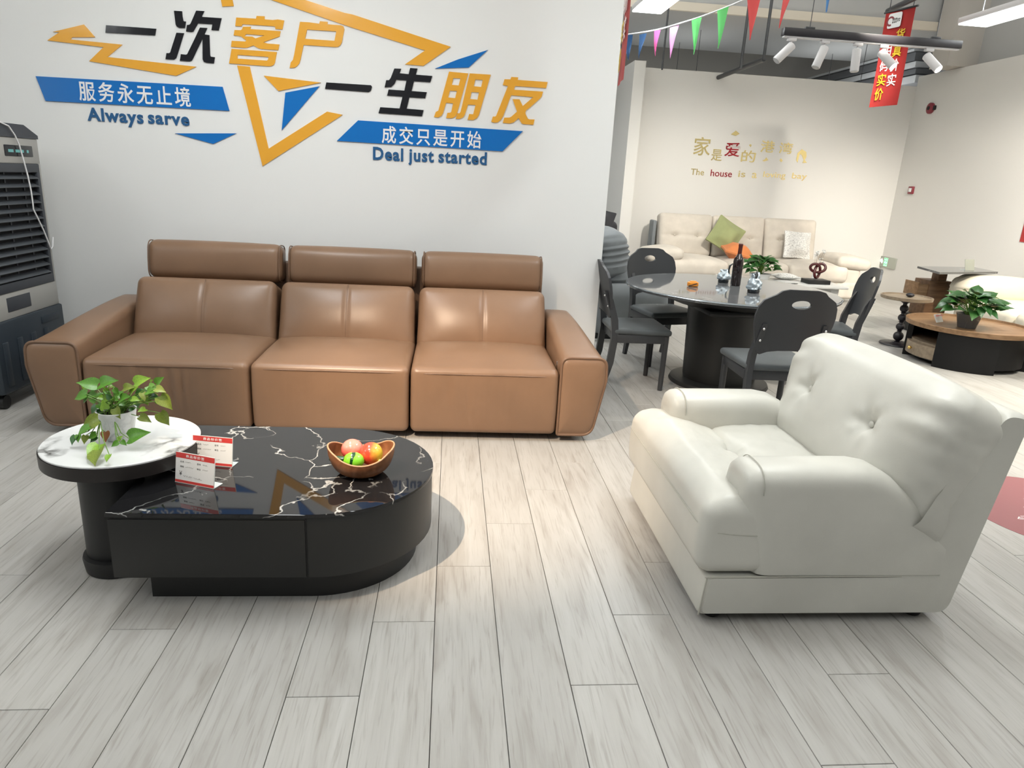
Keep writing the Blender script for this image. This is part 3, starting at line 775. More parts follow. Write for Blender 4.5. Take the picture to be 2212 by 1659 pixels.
pg = thing('pomegranate', 'red and yellow pomegranate with a pale crown in the wooden bowl', 'fruit', c, 0, 'fruit in the wooden bowl')
b = B(); b.ball((0, 0, 0), .044, 36, 22); b.to('skin', 'pomegranate_skin', pg, smooth=80)
b = B(); cd_ = Vector((.72, -.55, -.42)).normalized()
a1 = cd_.orthogonal().normalized(); a2 = cd_.cross(a1)
b.tube([cd_ * .041, cd_ * .047, cd_ * .052], [.010, .007, .008], 10)
for k in range(6):
    an = 2 * PI * k / 6; e = a1 * math.cos(an) + a2 * math.sin(an)
    b.tube([cd_ * .050 + e * .006, cd_ * .058 + e * .012, cd_ * .061 + e * .018], [.0035, .0025, .0008], 6)
b.to('crown', 'decal_yellow', pg, smooth=60)
fr_thing('striped_gourd', 'shiny bright green gourd with dark stripes at the front of the wooden bowl', 'vegetable', 764, 995, -.048, .034, 'melon_skin', (1.15, .95, .95))
c = aty(733, 992, BC.y - .035); b = B()
pts = [Vector((-.038 + .095 * k / 12, .004 * math.sin(k / 3), -.004 * k / 12)) for k in range(13)]
b.tube(pts, [.004, .009, .0115] + [.0125] * 8 + [.010, .004], 16)
o = b.to('cucumber', 'cucumber_skin', smooth=70); o.location = c; tag(o, 'small dark green cucumber lying at the left inside the wooden bowl', 'vegetable', 'fruit in the wooden bowl')

# ================================================================== AIR COOLER (face looks right)
FX = -2.54; CY0, CY1 = 4.02, 4.705
co = thing('air_cooler', 'tall grey and black evaporative air cooler standing left of the brown sofa', 'air cooler', (-2.78, 4.36, 0))
b = B(); b.bx((FX - .46, CY0, .515), (FX - .035, CY1, 1.53), .02)                         # shell, with the grille opening framed below
b.to('shell', 'cooler_grey', co, True)
def fy(y0, y1, z0, z1, d0=0., d1=.034, bev=.006):
    bb = B(); bb.bx((FX - d1, y0, z0), (FX - d0, y1, z1), bev); return bb
fy(CY0, CY1, 1.385, 1.53).to('control_panel', 'cooler_grey', co, True)
fy(CY0, CY1, .515, .665).to('lower_panel', 'cooler_grey', co, True)
for y0, y1 in ((CY0, CY0 + .03), (CY1 - .03, CY1)): fy(y0, y1, .66, 1.39).to('side_trim', 'cooler_grey', co, True)
gy0, gy1, gz0, gz1 = CY0 + .03, CY1 - .025, .665, 1.385
b = B(); b.bx((FX - .034, gy0, gz0), (FX - .030, gy1, gz1)); b.to('grille_back', 'cooler_inside', co, True, 0)
b = B(); t = .03
b.bx((FX - .03, gy0, gz1 - .05), (FX + .004, gy1, gz1), .004); b.bx((FX - .03, gy0, gz0), (FX + .004, gy1, gz0 + .055), .004)
b.bx((FX - .03, gy0, gz0 + .05), (FX + .004, gy0 + t, gz1 - .045), .004); b.bx((FX - .03, gy1 - t, gz0 + .05), (FX + .004, gy1, gz1 - .045), .004)
b.to('grille_frame', 'cooler_dark', co, True)
ns = 13; sl = None
for k in range(ns):
    z = gz0 + .075 + k * ((gz1 - gz0 - .15) / (ns - 1))
    if sl is None:
        b = B(); b.box((0, 0, 0), (.046, gy1 - gy0 - .07, .005), .001, rot=Matrix.Rotation(math.radians(28), 3, 'Y')); s_ = b.to('louver', 'cooler_slat', co); sl = s_
    else: s_ = sl.copy(); COL.objects.link(s_)
    s_.location = Vector((FX - .010, (gy0 + gy1) / 2, z)) - Vector(co.location)
for y in (4.18, 4.36, 4.54):
    b = B(); b.bx((FX - .028, y, gz0 + .05), (FX - .024, y + .012, gz1 - .05)); b.to('grille_bar', 'cooler_dark', co, True, 0)
b = B(); b.bx((FX - .002, 4.36, 1.425), (FX + .004, 4.635, 1.487), .004); dp = b.to('display', 'screen_black', co, True)
for y, w_ in ((4.39, .05), (4.46, .08), (4.57, .02)):
    b = B(); b.bx((FX + .0041, y, 1.447), (FX + .0046, y + w_, 1.463)); b.to('readout', 'display_glow', dp, False, 0).matrix_parent_inverse = Matrix.Translation(-Vector(co.location))
b = B(); b.bx((FX - .002, 4.17, .555), (FX + .003, 4.40, .638), .003); b.to('badge_plate', 'cooler_dark', co, True)
# hood with sloped ends
b = B(); hp = [(CY0, 1.53), (CY1 + .004, 1.53), (CY1 + .004, 1.55), (CY1 - .13, 1.605), (CY0 + .13, 1.605), (CY0, 1.55)]
b.prism(hp, lambda u, v: (FX + .004, u, v), lambda u, v: (FX - .47, u, v)); b.to('hood', 'cooler_dark', co, True, 20)
# water tank
b = B(); b.bx((FX - .47, CY0 - .01, .10), (FX + .012, CY1 + .012, .515), .012); tk = b.to('water_tank', 'cooler_tank', co, True)
for y in (4.05, 4.19, 4.33, 4.47):
    b = B(); b.bx((FX + .010, y, .14), (FX + .019, y + .05, .40), .004); b.to('rib', 'cooler_tank', tk, False).matrix_parent_inverse = Matrix.Translation(-Vector(co.location))
b = B(); b.bx((FX + .010, 4.46, .43), (FX + .018, 4.66, .475), .004); b.to('tank_handle', 'cooler_tank', tk, False).matrix_parent_inverse = Matrix.Translation(-Vector(co.location))
for x in (FX - .05, FX - .42):
    for y in (CY0 + .06, CY1 - .06):
        b = B(); b.cyl((x - .02, y, .04), (x + .02, y, .04), .04, n=18); b.cyl((x, y, .06), (x, y, .105), .012, n=10); b.to('caster', 'foot_black', co, True)
cpx = [(-14, 262), (4, 264), (18, 272), (32, 292), (42, 315), (52, 350), (60, 380), (67, 412), (71, 440), (72, 452), (82, 472), (94, 497), (104, 522), (110, 538), (114, 532), (114, 512)]
b = B(); pts = []
for k, (x, y) in enumerate(cpx):
    p = atx(x, y, FX + .018); pts.append((p.x + (.0 if k > 1 else -.01), p.y, p.z))
b.tube(pts, .0045, 7); o = b.to('power_cord', 'cord_white', smooth=60, loc=pts[5]); tag(o, 'thin white cord hanging over the front of the air cooler', 'cord')

# ================================================================== SLOGAN WALL
def wall_art(name, label, cat, mat, polys, o, s, th=.003, grp=None, Y=WALL_Y, sm_=0):
    """polys: traced outlines in a crop (origin o, scale s) turned into points on the wall plane"""
    pl = [[aty(o[0] + x / s, o[1] + y / s, Y) for x, y in poly] for poly in polys]
    xs = [p.x for q in pl for p in q]; zs = [p.z for q in pl for p in q]; c = Vector(((min(xs) + max(xs)) / 2, Y - th, (min(zs) + max(zs)) / 2))
    me = curve_mesh(name, [[(p.x - c.x, p.z - c.z) for p in q] for q in pl], th * .98)
    me.transform(basis((1, 0, 0), (0, 0, 1)))
    ob = link_mesh(name, me, mat); ob.location = c
    if label: tag(ob, label, cat, grp)
    return ob
G1 = 'slogan characters on the white wall'; G2 = 'orange and blue shapes on the white wall'
c1, k1 = (340, 10), 11.85; c2, k2 = (480, 20), 11.853; c3, k3 = (610, 30), 12.76; c4, k4 = (690, 130), 8.508; c5, k5 = (930, 140), 12.764; c6, k6 = (1050, 150), 12.76
z1 = 3.5677; z2 = 2.9105
wall_art('slogan_character', 'black acrylic single-stroke character at the start of the upper slogan line', 'wall letter', 'sign_black', [[(820, 195), (1207, 223), (1198, 275), (815, 252)]], (0, 0), z1, grp=G1)
wall_art('slogan_character', 'black acrylic second character of the upper slogan line, two dots and a running figure shape', 'wall letter', 'sign_black',
 [[(432, 160), (640, 175), (650, 300), (672, 410), (690, 432), (740, 438), (712, 606), (560, 598), (505, 565), (475, 510)],
  [(1000, 158), (1210, 170), (1150, 300), (1160, 318), (1652, 352), (1578, 665), (1390, 655), (1415, 505), (1050, 485), (960, 640), (930, 690), (880, 705), (740, 690), (765, 525), (830, 518), (860, 480)],
  [(495, 722), (692, 735), (530, 1260), (490, 1370), (430, 1412), (215, 1398), (240, 1243), (310, 1245), (335, 1225)],
  [(1095, 590), (1285, 602), (1215, 765), (1340, 785), (1358, 1300), (1375, 1335), (1480, 1350), (1452, 1508), (1260, 1492), (1195, 1465), (1165, 1400), (1160, 885), (915, 1395), (885, 1440), (830, 1458), (580, 1440), (608, 1270), (740, 1285), (770, 1270), (975, 850)]], c1, k1, grp=G1)
wall_art('slogan_character', 'orange acrylic third character of the upper slogan line, tall with a boxed base', 'wall letter', 'sign_orange',
 [[(365, 215), (870, 245), (885, 175), (1090, 185), (1090, 250), (1110, 265), (1300, 280), (1430, 265), (1592, 290), (1545, 520), (1365, 510), (1365, 460), (1340, 440), (530, 385), (500, 440), (340, 435)],
  [(540, 450), (740, 450), (725, 510), (1500, 565), (1475, 700), (1060, 845), (1160, 880), (1470, 905), (1440, 1050), (1000, 1020), (920, 995), (805, 930), (650, 985), (560, 990), (230, 965), (250, 810), (600, 830), (622, 800), (490, 700), (420, 685), (298, 672), (322, 535), (480, 540), (510, 520)],
  [(620, 640), (1085, 675), (860, 750), (780, 705), (570, 695)],
  [(245, 1015), (1405, 1100), (1355, 1370), (1320, 1430), (1250, 1460), (1180, 1462), (180, 1390), (215, 1200)],
  [(400, 1170), (1190, 1225), (1180, 1290), (1150, 1318), (400, 1265)]], c2, k2, grp=G1)
wall_art('slogan_character', 'orange acrylic fourth character of the upper slogan line, flag-shaped with long left leg', 'wall letter', 'sign_orange',
 [[(490, 222), (750, 238), (1020, 275), (1040, 205), (1255, 225), (1250, 290), (1620, 320), (1690, 350), (1712, 430), (1640, 790), (1600, 870), (1540, 910), (1450, 918), (590, 860), (505, 1260), (470, 1370), (400, 1450), (330, 1488), (205, 1492), (235, 1340), (295, 1270), (330, 1120)],
  [(685, 435), (1490, 488), (1440, 745), (630, 690)]], c3, k3, grp=G1)
wall_art('slogan_character', 'black acrylic single-stroke character at the start of the lower slogan line', 'wall letter', 'sign_black', [[(130, 410), (950, 462), (968, 490), (950, 560), (905, 590), (105, 528)]], c4, k4, grp=G1)
wall_art('slogan_character', 'black acrylic second character of the lower slogan line, three bars crossed by a slanted post', 'wall letter', 'sign_black',
 [[(1378, 155), (1505, 160), (1478, 242), (1640, 258), (1668, 145), (1802, 155), (1775, 268), (2075, 292), (2040, 408), (1740, 390), (1695, 568), (1975, 590), (1943, 703), (1655, 685), (1605, 892), (1915, 918), (1885, 1032), (1088, 975), (1118, 865), (1475, 888), (1528, 672), (1245, 652), (1272, 540), (1562, 560), (1600, 375), (1415, 362), (1380, 440), (1320, 495), (1200, 500), (1228, 370), (1280, 368), (1310, 330)]], c4, k4, grp=G1)
wall_art('slogan_character', 'orange acrylic third character of the lower slogan line, two ladder-like halves', 'wall letter', 'sign_orange',
 [[(510, 190), (1040, 240), (735, 1330), (690, 1420), (600, 1475), (430, 1470), (465, 1325), (550, 1320), (575, 1290), (620, 1065), (430, 1050), (345, 1340), (300, 1410), (210, 1455), (95, 1440), (145, 1300), (215, 1265)],
  [(630, 370), (825, 378), (775, 570), (590, 555)], [(535, 715), (725, 725), (680, 920), (488, 903)],
  [(1080, 238), (1660, 275), (1335, 1380), (1280, 1470), (1180, 1525), (1020, 1518), (1065, 1358), (1175, 1365), (1240, 1110), (1035, 1100), (945, 1380), (900, 1450), (800, 1495), (695, 1490), (735, 1335), (800, 1340), (830, 1290)],
  [(1235, 410), (1440, 420), (1395, 612), (1190, 595)], [(1130, 755), (1335, 765), (1295, 962), (1090, 945)]], c5, k5, grp=G1)
wall_art('slogan_character', 'orange acrylic last character of the lower slogan line, with crossing legs', 'wall letter', 'sign_orange',
 [[(505, 272), (670, 275), (695, 208), (888, 222), (870, 290), (1695, 350), (1655, 518), (800, 460), (770, 550), (790, 562), (1570, 612), (1530, 750), (1480, 810), (1180, 1075), (1105, 1120), (1080, 1190), (1090, 1240), (1150, 1360), (1200, 1378), (1335, 1380), (1300, 1528), (1010, 1505), (970, 1480), (895, 1340), (760, 1460), (650, 1492), (460, 1475), (500, 1330), (640, 1328), (690, 1305), (850, 1165), (730, 820), (920, 825), (1010, 1010), (1295, 765), (700, 715), (680, 740), (470, 1290), (400, 1400), (320, 1462), (230, 1470), (140, 1445), (185, 1300), (250, 1300), (275, 1280), (600, 460), (460, 432)]], c6, k6, grp=G1)
# decoration
wall_art('zigzag_ribbon', 'orange acrylic zigzag ribbon left of the upper slogan line', 'wall decoration', 'sign_orange',
 [[(368, 312), (460, 250), (410, 247), (650, 190), (735, 288), (560, 288), (545, 305), (945, 345), (830, 440), (1515, 515), (1360, 585), (690, 472), (800, 365)]], (0, 0), z1, grp=G2)
wall_art('triangle_outline', 'tall orange acrylic V-shaped frame below the upper slogan line', 'wall decoration', 'sign_orange',
 [[(95, 412), (175, 420), (293, 935), (660, 702), (758, 722), (255, 1045)]], (480, 0), z2, grp=G2)
wall_art('roof_outline', 'long orange acrylic roof-like bar descending to a hook above the lower slogan line', 'wall decoration', 'sign_orange',
 [[(240, -90), (440, -50), (520, 0), (770, 82), (820, 92), (1437, 295), (1265, 415), (1150, 405), (1275, 318), (810, 172), (280, -10), (140, -55)]], (480, 0), z2, grp=G2)
wall_art('bar_end', 'short orange acrylic bar end cut by the top of the slogan frame', 'wall decoration', 'sign_orange',
 [[(1680, -120), (1770, -120), (1803, 48), (1715, 52)]], (0, 0), z1, grp=G2)
wall_art('flat_triangle', 'small orange acrylic triangle inside the V-shaped frame', 'wall decoration', 'sign_orange', [[(262, 476), (622, 520), (355, 573)]], (480, 0), z2, grp=G2)
wall_art('flat_triangle', 'blue acrylic triangle inside the V-shaped frame pointing down', 'wall decoration', 'sign_blue', [[(398, 583), (612, 543), (375, 820)]], (480, 0), z2, grp=G2)
wall_art('flat_triangle', 'blue acrylic shard above the third lower slogan character', 'wall decoration', 'sign_blue', [[(1338, 432), (1480, 375), (1670, 315), (1550, 425)]], (480, 0), z2, grp=G2)
wall_art('flat_triangle', 'flat blue acrylic triangle below the left blue strip', 'wall decoration', 'sign_blue', [[(1350, 1028), (1822, 1028), (1645, 1110)]], (0, 0), z1, grp=G2)
def strip(label, poly, o, s, text, tl, tr, hpx):
    ob = wall_art('blue_strip', label, 'wall sign', 'sign_blue', [poly], o, s, .004, G2)
    a, c = aty(*tl, WALL_Y), aty(*tr, WALL_Y); q = (a + c) / 2 - Vector(ob.location)
    me = fit(text_mesh('strip_text', text, .12, .0008, .014, spacing=1.3), (c - a).x, hpx)
    me.transform(basis((1, 0, 0), (0, 0, 1), (q.x, -.0048, q.z)))
    link_mesh('strip_text', me, 'sign_white', ob)
    return ob
strip('blue acrylic strip with white characters under the upper slogan line', [(280, 588), (1718, 670), (1770, 855), (355, 778)], (0, 0), z1, '服务永无止境', (172, 201), (412, 206), .118)
strip('blue acrylic strip with white characters under the lower slogan line', [(855, 757), (1890, 825), (1762, 952), (722, 886)], (480, 0), z2, '成交只是开始', (825, 294), (1040, 299), .112)
def cap_height(): 
    me = text_mesh('probe', 'A', 1., 0.); ys = [v.co.y for v in me.vertices]; h = max(ys) - min(ys); bpy.data.meshes.remove(me); return h
CAPH = cap_height()
def wall_word(label, body, x0, x1, base, cap, mat):
    cu = bpy.data.curves.new('caption_word', 'FONT'); cu.body = body; cu.size = cap / CAPH; cu.extrude = .0025; cu.offset = .03 * cu.size; cu.align_y = 'TOP_BASELINE'; cu.resolution_u = 3; cu.space_character = 1.12
    me = _bake('caption_word', cu); xs = [v.co.x for v in me.vertices]; a, c = aty(x0, base, WALL_Y), aty(x1, base + (x1 - x0) * .058, WALL_Y); k = (c.x - a.x) / (max(xs) - min(xs)); m_ = min(xs)
    for v in me.vertices: v.co.x = (v.co.x - m_) * k
    me.transform(basis((1, 0, 0), (0, 0, 1))); o = link_mesh('caption_word', me, mat); o.location = (a.x, WALL_Y - .0026, a.z); tag(o, label, 'wall lettering', 'navy caption words on the white wall')
for body, x0, x1, bl, cp, lb in (('Always', 190, 311, 259.5, .074, 'under the left blue strip'), ('sarve', 321, 410, 266, .074, 'under the left blue strip'), ('Deal', 806, 871, 344, .077, 'under the right blue strip'), ('just', 882, 937, 347, .077, 'under the right blue strip'), ('started', 947, 1051, 350, .077, 'under the right blue strip')):
    wall_word('navy word %s in the caption %s' % (body, lb), body, x0, x1, bl, cp, 'sign_navy')

# ================================================================== DINING TABLE
DT = Vector((2.12, 5.06, 0)); DZ = .745
dt = thing('dining_table', 'round dark glossy dining table on a barrel pedestal', 'dining table', DT)
b = B(); b.lathe([(.765, .718), (.78, .722), (.782, .738), (.774, .7449), (.77, .745)], (0, 0, 0), 96); b.to('table_top', 'grey_stone', dt, smooth=30)
b = B(); b.tube([(.781 * math.cos(2 * PI * k / 96), .781 * math.sin(2 * PI * k / 96), .737) for k in range(96)], .0045, 8, closed=True); b.to('edge_band', 'rim_silver', dt)
b = B(); b.lathe([(.34, .615), (.40, .625), (.62, .70), (.62, .717)], (0, 0, 0), 64); b.to('apron', 'black_paint', dt, smooth=30)
b = B(); b.bx((-.30, -.42, .59), (.30, .42, .635), .02); b.to('extension_rail', 'black_paint', dt)
b = B(); b.lathe([(.27, .04), (.275, .06), (.285, .35), (.295, .58), (.31, .60)], (0, 0, 0), 64); b.to('pedestal', 'charcoal_paint', dt, smooth=30)
P(M['grey_stone']).inputs['Roughness'].default_value = .06
b = B(); b.lathe([(.375, 0), (.38, .006), (.37, .03), (.30, .04)], (0, 0, 0), 64); b.to('base_plate', 'charcoal_paint', dt, smooth=30)

# ================================================================== DINING CHAIRS
def dining_chair(name, label):
    t = thing(name, label, 'dining chair', group='dining chairs around the round table')
    # seat frame (front is +y)
    b = B(); W, D = .225, .205
    b.bx((-W + .02, D - .03, .355), (W - .02, D - .008, .415), .003); b.bx((-W + .02, -D + .008, .355), (W - .02, -D + .03, .415), .003)
    b.bx((-W + .008, -D + .02, .355), (-W + .03, D - .02, .415), .003); b.bx((W - .03, -D + .02, .355), (W - .008, D - .02, .415), .003)
    b.to('seat_rail', 'chair_paint', t)
    def fc(p, u):
        x, y, z = p; return (x * (1 + .06 * u[1]), y, z + (.012 * (1 - u[0] ** 2) * (1 - u[1] ** 2) if u[2] > 0 else 0))
    b = B(); b.soft((.455, .43, .045), .02, (12, 12, 2), (0, 0, 0), fc, Matrix.Translation((0, .0, .437))); b.to('seat', 'seat_fabric', t, smooth=60)
    for s in (-1, 1):
        b = B(); b.tube([(s * (W - .025), D - .025, 0), (s * (W - .022), D - .022, .41)], [.018, .022], 12); b.to('leg', 'chair_paint', t, smooth=50)
        # rear leg sweeps up into the back post
        b = B(); pts = [(s * (W - .035), -D - .055, 0), (s * (W - .03), -D - .01, .2), (s * (W - .028), -D + .008, .40), (s * (W - .03), -D - .005, .52), (s * (W - .04), -D - .05, .66), (s * (W - .045), -D - .075, .72)]
        rows = []
        for k, p in enumerate(pts):
            wx, wy = (.014, .017) if k in (0, 5) else (.017, .024); rows.append([(p[0] + wx * a, p[1] + wy * c, p[2]) for a, c in ((-1, -1), (1, -1), (1, 1), (-1, 1))])
        b.grid(rows, close_v=True, cap0=True, cap1=True); lg = b.to('leg', 'chair_paint', t, smooth=30)
        for z, y in ((.615, -D - .055), (.69, -D - .085)):
            b = B(); b.ball((s * (W - .04), y - .003, z), .008, 10, 6); b.to('bolt', 'chrome', lg)
    half = [(0, .405), (.085, .405), (.125, .395), (.15, .372), (.185, .352), (.212, .335), (.232, .295), (.240, .24), (.236, .19), (.222, .13), (.205, .06), (.19, .01), (.17, .002), (.13, .022), (.07, .032), (0, .035)]
    out = half + [(-x, z) for x, z in half[-2:0:-1]]
    out = round_poly(out, .01, 2)
    hole = [(.058 * math.cos(2 * PI * k / 20), .318 + .026 * math.sin(2 * PI * k / 20)) for k in range(20)]
    me = curve_mesh('backrest', [out, hole], .009)
    bm = bmesh.new(); bm.from_mesh(me); bmesh.ops.remove_doubles(bm, verts=bm.verts, dist=1e-5)
    # cut the plate into strips so that it can bend to the sitter's back
    for k in range(-9, 10):
        bmesh.ops.bisect_plane(bm, geom=bm.verts[:] + bm.edges[:] + bm.faces[:], plane_co=(k * .025, 0, 0), plane_no=(1, 0, 0))
    for v in bm.verts:
        x, z, y = v.co.x, v.co.y, v.co.z
        v.co = Vector((x, -D - .045 - .035 * (1 - (x / .24) ** 2) + .02 - (z - .05) * .2 + y, .525 + z))
    bmesh.ops.recalc_face_normals(bm, faces=bm.faces); bm.to_mesh(me); bm.free()
    for p in me.polygons: p.use_smooth = True
    me.set_sharp_from_angle(angle=math.radians(40))
    link_mesh('backrest', me, 'chair_paint', t)
    return t
ch0 = dining_chair('dining_chair', 'black wooden dining chair seen from behind, back towards the cream armchair')
def set_chair(o, x, y, rz, label):
    o.location = (x, y, 0); o.rotation_euler = (0, 0, rz); o['label'] = label
ch1, ch2, ch3 = copy_tree(ch0), copy_tree(ch0), copy_tree(ch0)
set_chair(ch0, 2.02, 4.08, math.radians(-2), 'black wooden dining chair seen from behind, just behind the cream armchair')
set_chair(ch1, 1.395, 4.99, math.radians(-90), 'black wooden dining chair in profile beside the end of the white slogan wall')
set_chair(ch2, 1.83, 5.70, math.radians(-165), 'black wooden dining chair behind the round table, in front of the grey recliner')
set_chair(ch3, 2.99, 5.22, math.radians(75), 'black wooden dining chair turned away at the right edge of the round table')

# ================================================================== ON THE DINING TABLE
p = atz(1588, 617, DZ)
bt = thing('wine_bottle', 'dark wine bottle with red-brown neck standing on the round dining table', 'bottle', (p.x, p.y, DZ + .0005))
b = B(); b.lathe([(.034, 0), (.038, .004), (.0385, .19), (.036, .205), (.022, .228), (.0155, .245)], (0, 0, 0), 28, cap1=False); b.to('body', 'bottle_glass', bt, smooth=50)
b = B(); b.lathe([(.0156, .243), (.015, .30), (.0165, .302), (.0165, .318), (.014, .321)], (0, 0, 0), 24, cap0=False); b.to('neck_foil', 'bottle_foil', bt, smooth=50)
def foil_bag(label, px, py, wd, hh, seed, stem_):
    p = atz(px, py, DZ); t = thing('foil_pouch', label, 'pouch', (p.x, p.y, DZ + .0005), .3 * seed, 'foil pouches on the dining table')
    def ff(q, u):
        x, y, z = q; n1 = noise.noise(Vector((x * 38, z * 38, seed))); n2 = noise.noise(Vector((x * 90, z * 70, seed + 3)))
        k = 1 - .5 * sm(-.2, 1, u[2]); return (x * (k + .5 * sm(.5, 1, u[2])) + .008 * n2, y * (.3 + .8 * (1 - sm(-.4, .9, u[2]))) + .016 * n1, z + .008 * n2 * sm(-.5, 1, u[2]))
    b = B(); b.soft((wd, .06, hh), .02, (14, 5, 14), (0, 0, 0), ff, Matrix.Translation((0, 0, hh / 2 + .018))); b.to('pouch_body', 'foil_bag', t, smooth=20)
    b = B(); b.lathe([(wd * .42, 0), (wd * .46, .006), (wd * .43, .026), (wd * .3, .03)], (0, 0, 0), 20, sy=.75); b.to('stand', 'foil_dark', t)
    b = B()
    if stem_: b.tube([(.02, -.01, .02), (.03, -.02, .06), (.022, -.022, .10), (.03, -.02, .135), (.055, -.018, .15)], [.012, .006, .006, .008, .004], 8)
    else: b.tube([(-.02, -.005, .11), (-.012, -.01, .135), (-.004, -.008, .155)], [.02, .016, .003], 8)
    b.to('dark_clip', 'foil_dark', t)
    return t
foil_bag('crumpled silver foil pouch with black hook, left of the wine bottle', 1562, 610, .10, .085, 1, True)
foil_bag('crumpled silver foil pouch with black tip, right of the wine bottle', 1627, 632, .115, .125, 2, False)
p = atz(1496, 619, DZ); ty = thing('orange_box', 'small orange tape dispenser lying on the round dining table', 'dispenser', (p.x, p.y, DZ + .0005), .2)
b = B(); b.bx((-.04, -.02, 0), (.04, .02, .036), .009, 3); b.box((.0, 0, .034), (.05, .03, .016), .006); b.to('case', 'toy_orange', ty)
b = B(); b.box((-.01, -.0205, .016), (.07, .002, .007), 0, rot=Matrix.Rotation(-.25, 3, 'Y')); b.to('slot', 'ink', ty)

# ================================================================== FAR BEIGE SOFA
fs_ = thing('beige_sofa', 'beige fabric three-seat sofa below the gold lettering on the far wall', 'sofa', (4.2, 9.8, 0))
FXS = [(3.00, 3.785), (3.79, 4.575), (4.58, 5.37)]
for xa, xb in FXS:
    cx, wd = (xa + xb) / 2, xb - xa
    mt = Matrix.Translation((cx, 10.05, .79)) @ Matrix.Rotation(math.radians(-12), 4, 'X')
    def ff(p, u):
        x, y, z = p
        if y < 0:
            for tx in (-.17, .17): y += .035 * math.exp(-((x - tx) ** 2 + (z + .02) ** 2) / .0016)
            y += .018 * math.exp(-((z + .02) / .02) ** 2) * (1 - u[0] ** 6)
        x *= 1 + .02 * u[2]; return (x, y, z)
    b = B(); b.soft((wd - .006, .2, .60), .05, (26, 4, 22), (0, .05, .0), ff, mt); bk = b.to('back_cushion', 'beige_fabric', fs_, True, 60)
    for tx in (-.17, .17):
        b = B(); b.ball(mt @ Vector((tx, -.105, -.02)), .012, 10, 6); b.to('button', 'beige_fabric', bk, False).matrix_parent_inverse = Matrix.Translation(-Vector(fs_.location))
for k in range(3):
    xa = 2.95 + k * .87; b = B()
    b.soft((.865, .85, .22), .07, (12, 12, 3), (0, .02, .05), None, Matrix.Translation((xa + .435, 9.66, .40))); b.to('seat', 'beige_fabric', fs_, True, 60)
b = B(); b.soft((3.0, .95, .24), .05, (10, 4, 3), (0, 0, 0), None, Matrix.Translation((4.25, 9.75, .18))); b.to('base', 'beige_fabric', fs_, True, 60)
for cx in (2.92, 5.62):
    b = B(); b.soft((.5, .62, .14), .06, (8, 8, 2), (0, 0, .04), None, Matrix.Translation((cx, 9.55, .565)) @ Matrix.Rotation(math.radians(6 if cx > 4 else -6), 4, 'Y')); b.to('armrest', 'beige_fabric', fs_, True, 60)
    b = B(); b.soft((.36, .80, .46), .08, (5, 8, 5), (0, 0, 0), None, Matrix.Translation((cx + (.06 if cx < 4 else -.02), 9.7, .28))); b.to('arm_body', 'beige_fabric', fs_, True, 60)
b = B(); b.bx((2.93, 10.08, .3), (2.985, 10.3, .98), .02); b.to('side_panel', 'grey_fabric', fs_, True)
b = B(); b.bx((2.95, 10.2, .06), (5.4, 10.38, .95), .03); b.to('back_frame', 'beige_fabric', fs_, True)
for x in (2.9, 5.5):
    for y in (9.35, 10.2): b = B(); b.lathe([(.03, 0), (.03, .07)], (x, y, 0), 10); b.to('foot', 'foot_black', fs_, True)

def cushion(name, label, c, size, rot, mat, n=14, pin=.12):
    def fq(p, u):
        x, y, z = p; e = max(abs(u[0]), abs(u[2])); k = 1 - pin * .5 * (1 - abs(u[0]) ** 2) * abs(u[2]) ** 3; k2 = 1 - pin * .5 * (1 - abs(u[2]) ** 2) * abs(u[0]) ** 3
        return (x * k2, y * (1 - .75 * sm(.35, 1, e)), z * k)
    b = B(); b.soft(size, .02, (n, 3, n), (0, size[1] * .45, 0), fq, rot.to_4x4()); o = b.to(name, mat, smooth=60); o.location = c; tag(o, label, 'cushion'); return o
def RX(a, ax): return Matrix.Rotation(math.radians(a), 3, ax)
cushion('throw_pillow', 'green throw pillow standing on its corner on the beige sofa', (3.90, 9.74, .835), (.44, .12, .44), RX(-20, 'X') @ RX(32, 'Y'), 'green_fabric')
cushion('throw_pillow', 'orange throw pillow lying flat beside the green pillow', (4.04, 9.58, .625), (.48, .12, .34), RX(12, 'Y') @ RX(-78, 'X'), 'orange_fabric')
cushion('throw_pillow', 'white line-printed throw pillow leaning on the right seat of the beige sofa', (4.98, 9.74, .745), (.40, .12, .40), RX(-18, 'X') @ RX(3, 'Y'), 'print_fabric')

# ================================================================== FAR WHITE COFFEE TABLE
wt_ = thing('white_coffee_table', 'low white coffee table in front of the beige sofa, mostly hidden by the dining table', 'coffee table', (4.1, 8.3, 0))
b = B(); b.bx((-.70, -.36, .375), (.70, .36, .41), .008); b.to('table_top', 'vase_white', wt_)
for x in (-.58, .58):
    b = B(); b.bx((x - .05, -.28, 0), (x + .05, .28, .374), .01); b.to('leg', 'vase_white', wt_)
q = Vector((3.83, 8.3, .4105))
pp = thing('potted_plant', 'leafy green plant in a low pot on the white coffee table behind the wine bottle', 'potted plant', q)
b = B(); b.lathe([(.075, 0), (.09, .07), (.094, .075), (.086, .075), (.08, .06)], (0, 0, 0), 24, sx=1.5, cap1=False); b.to('pot', 'vase_white', pp)
b = B(); b.lathe([(.08, .058), (.02, .066)], (0, 0, 0), 20, sx=1.45); b.to('soil', 'soil', pp)
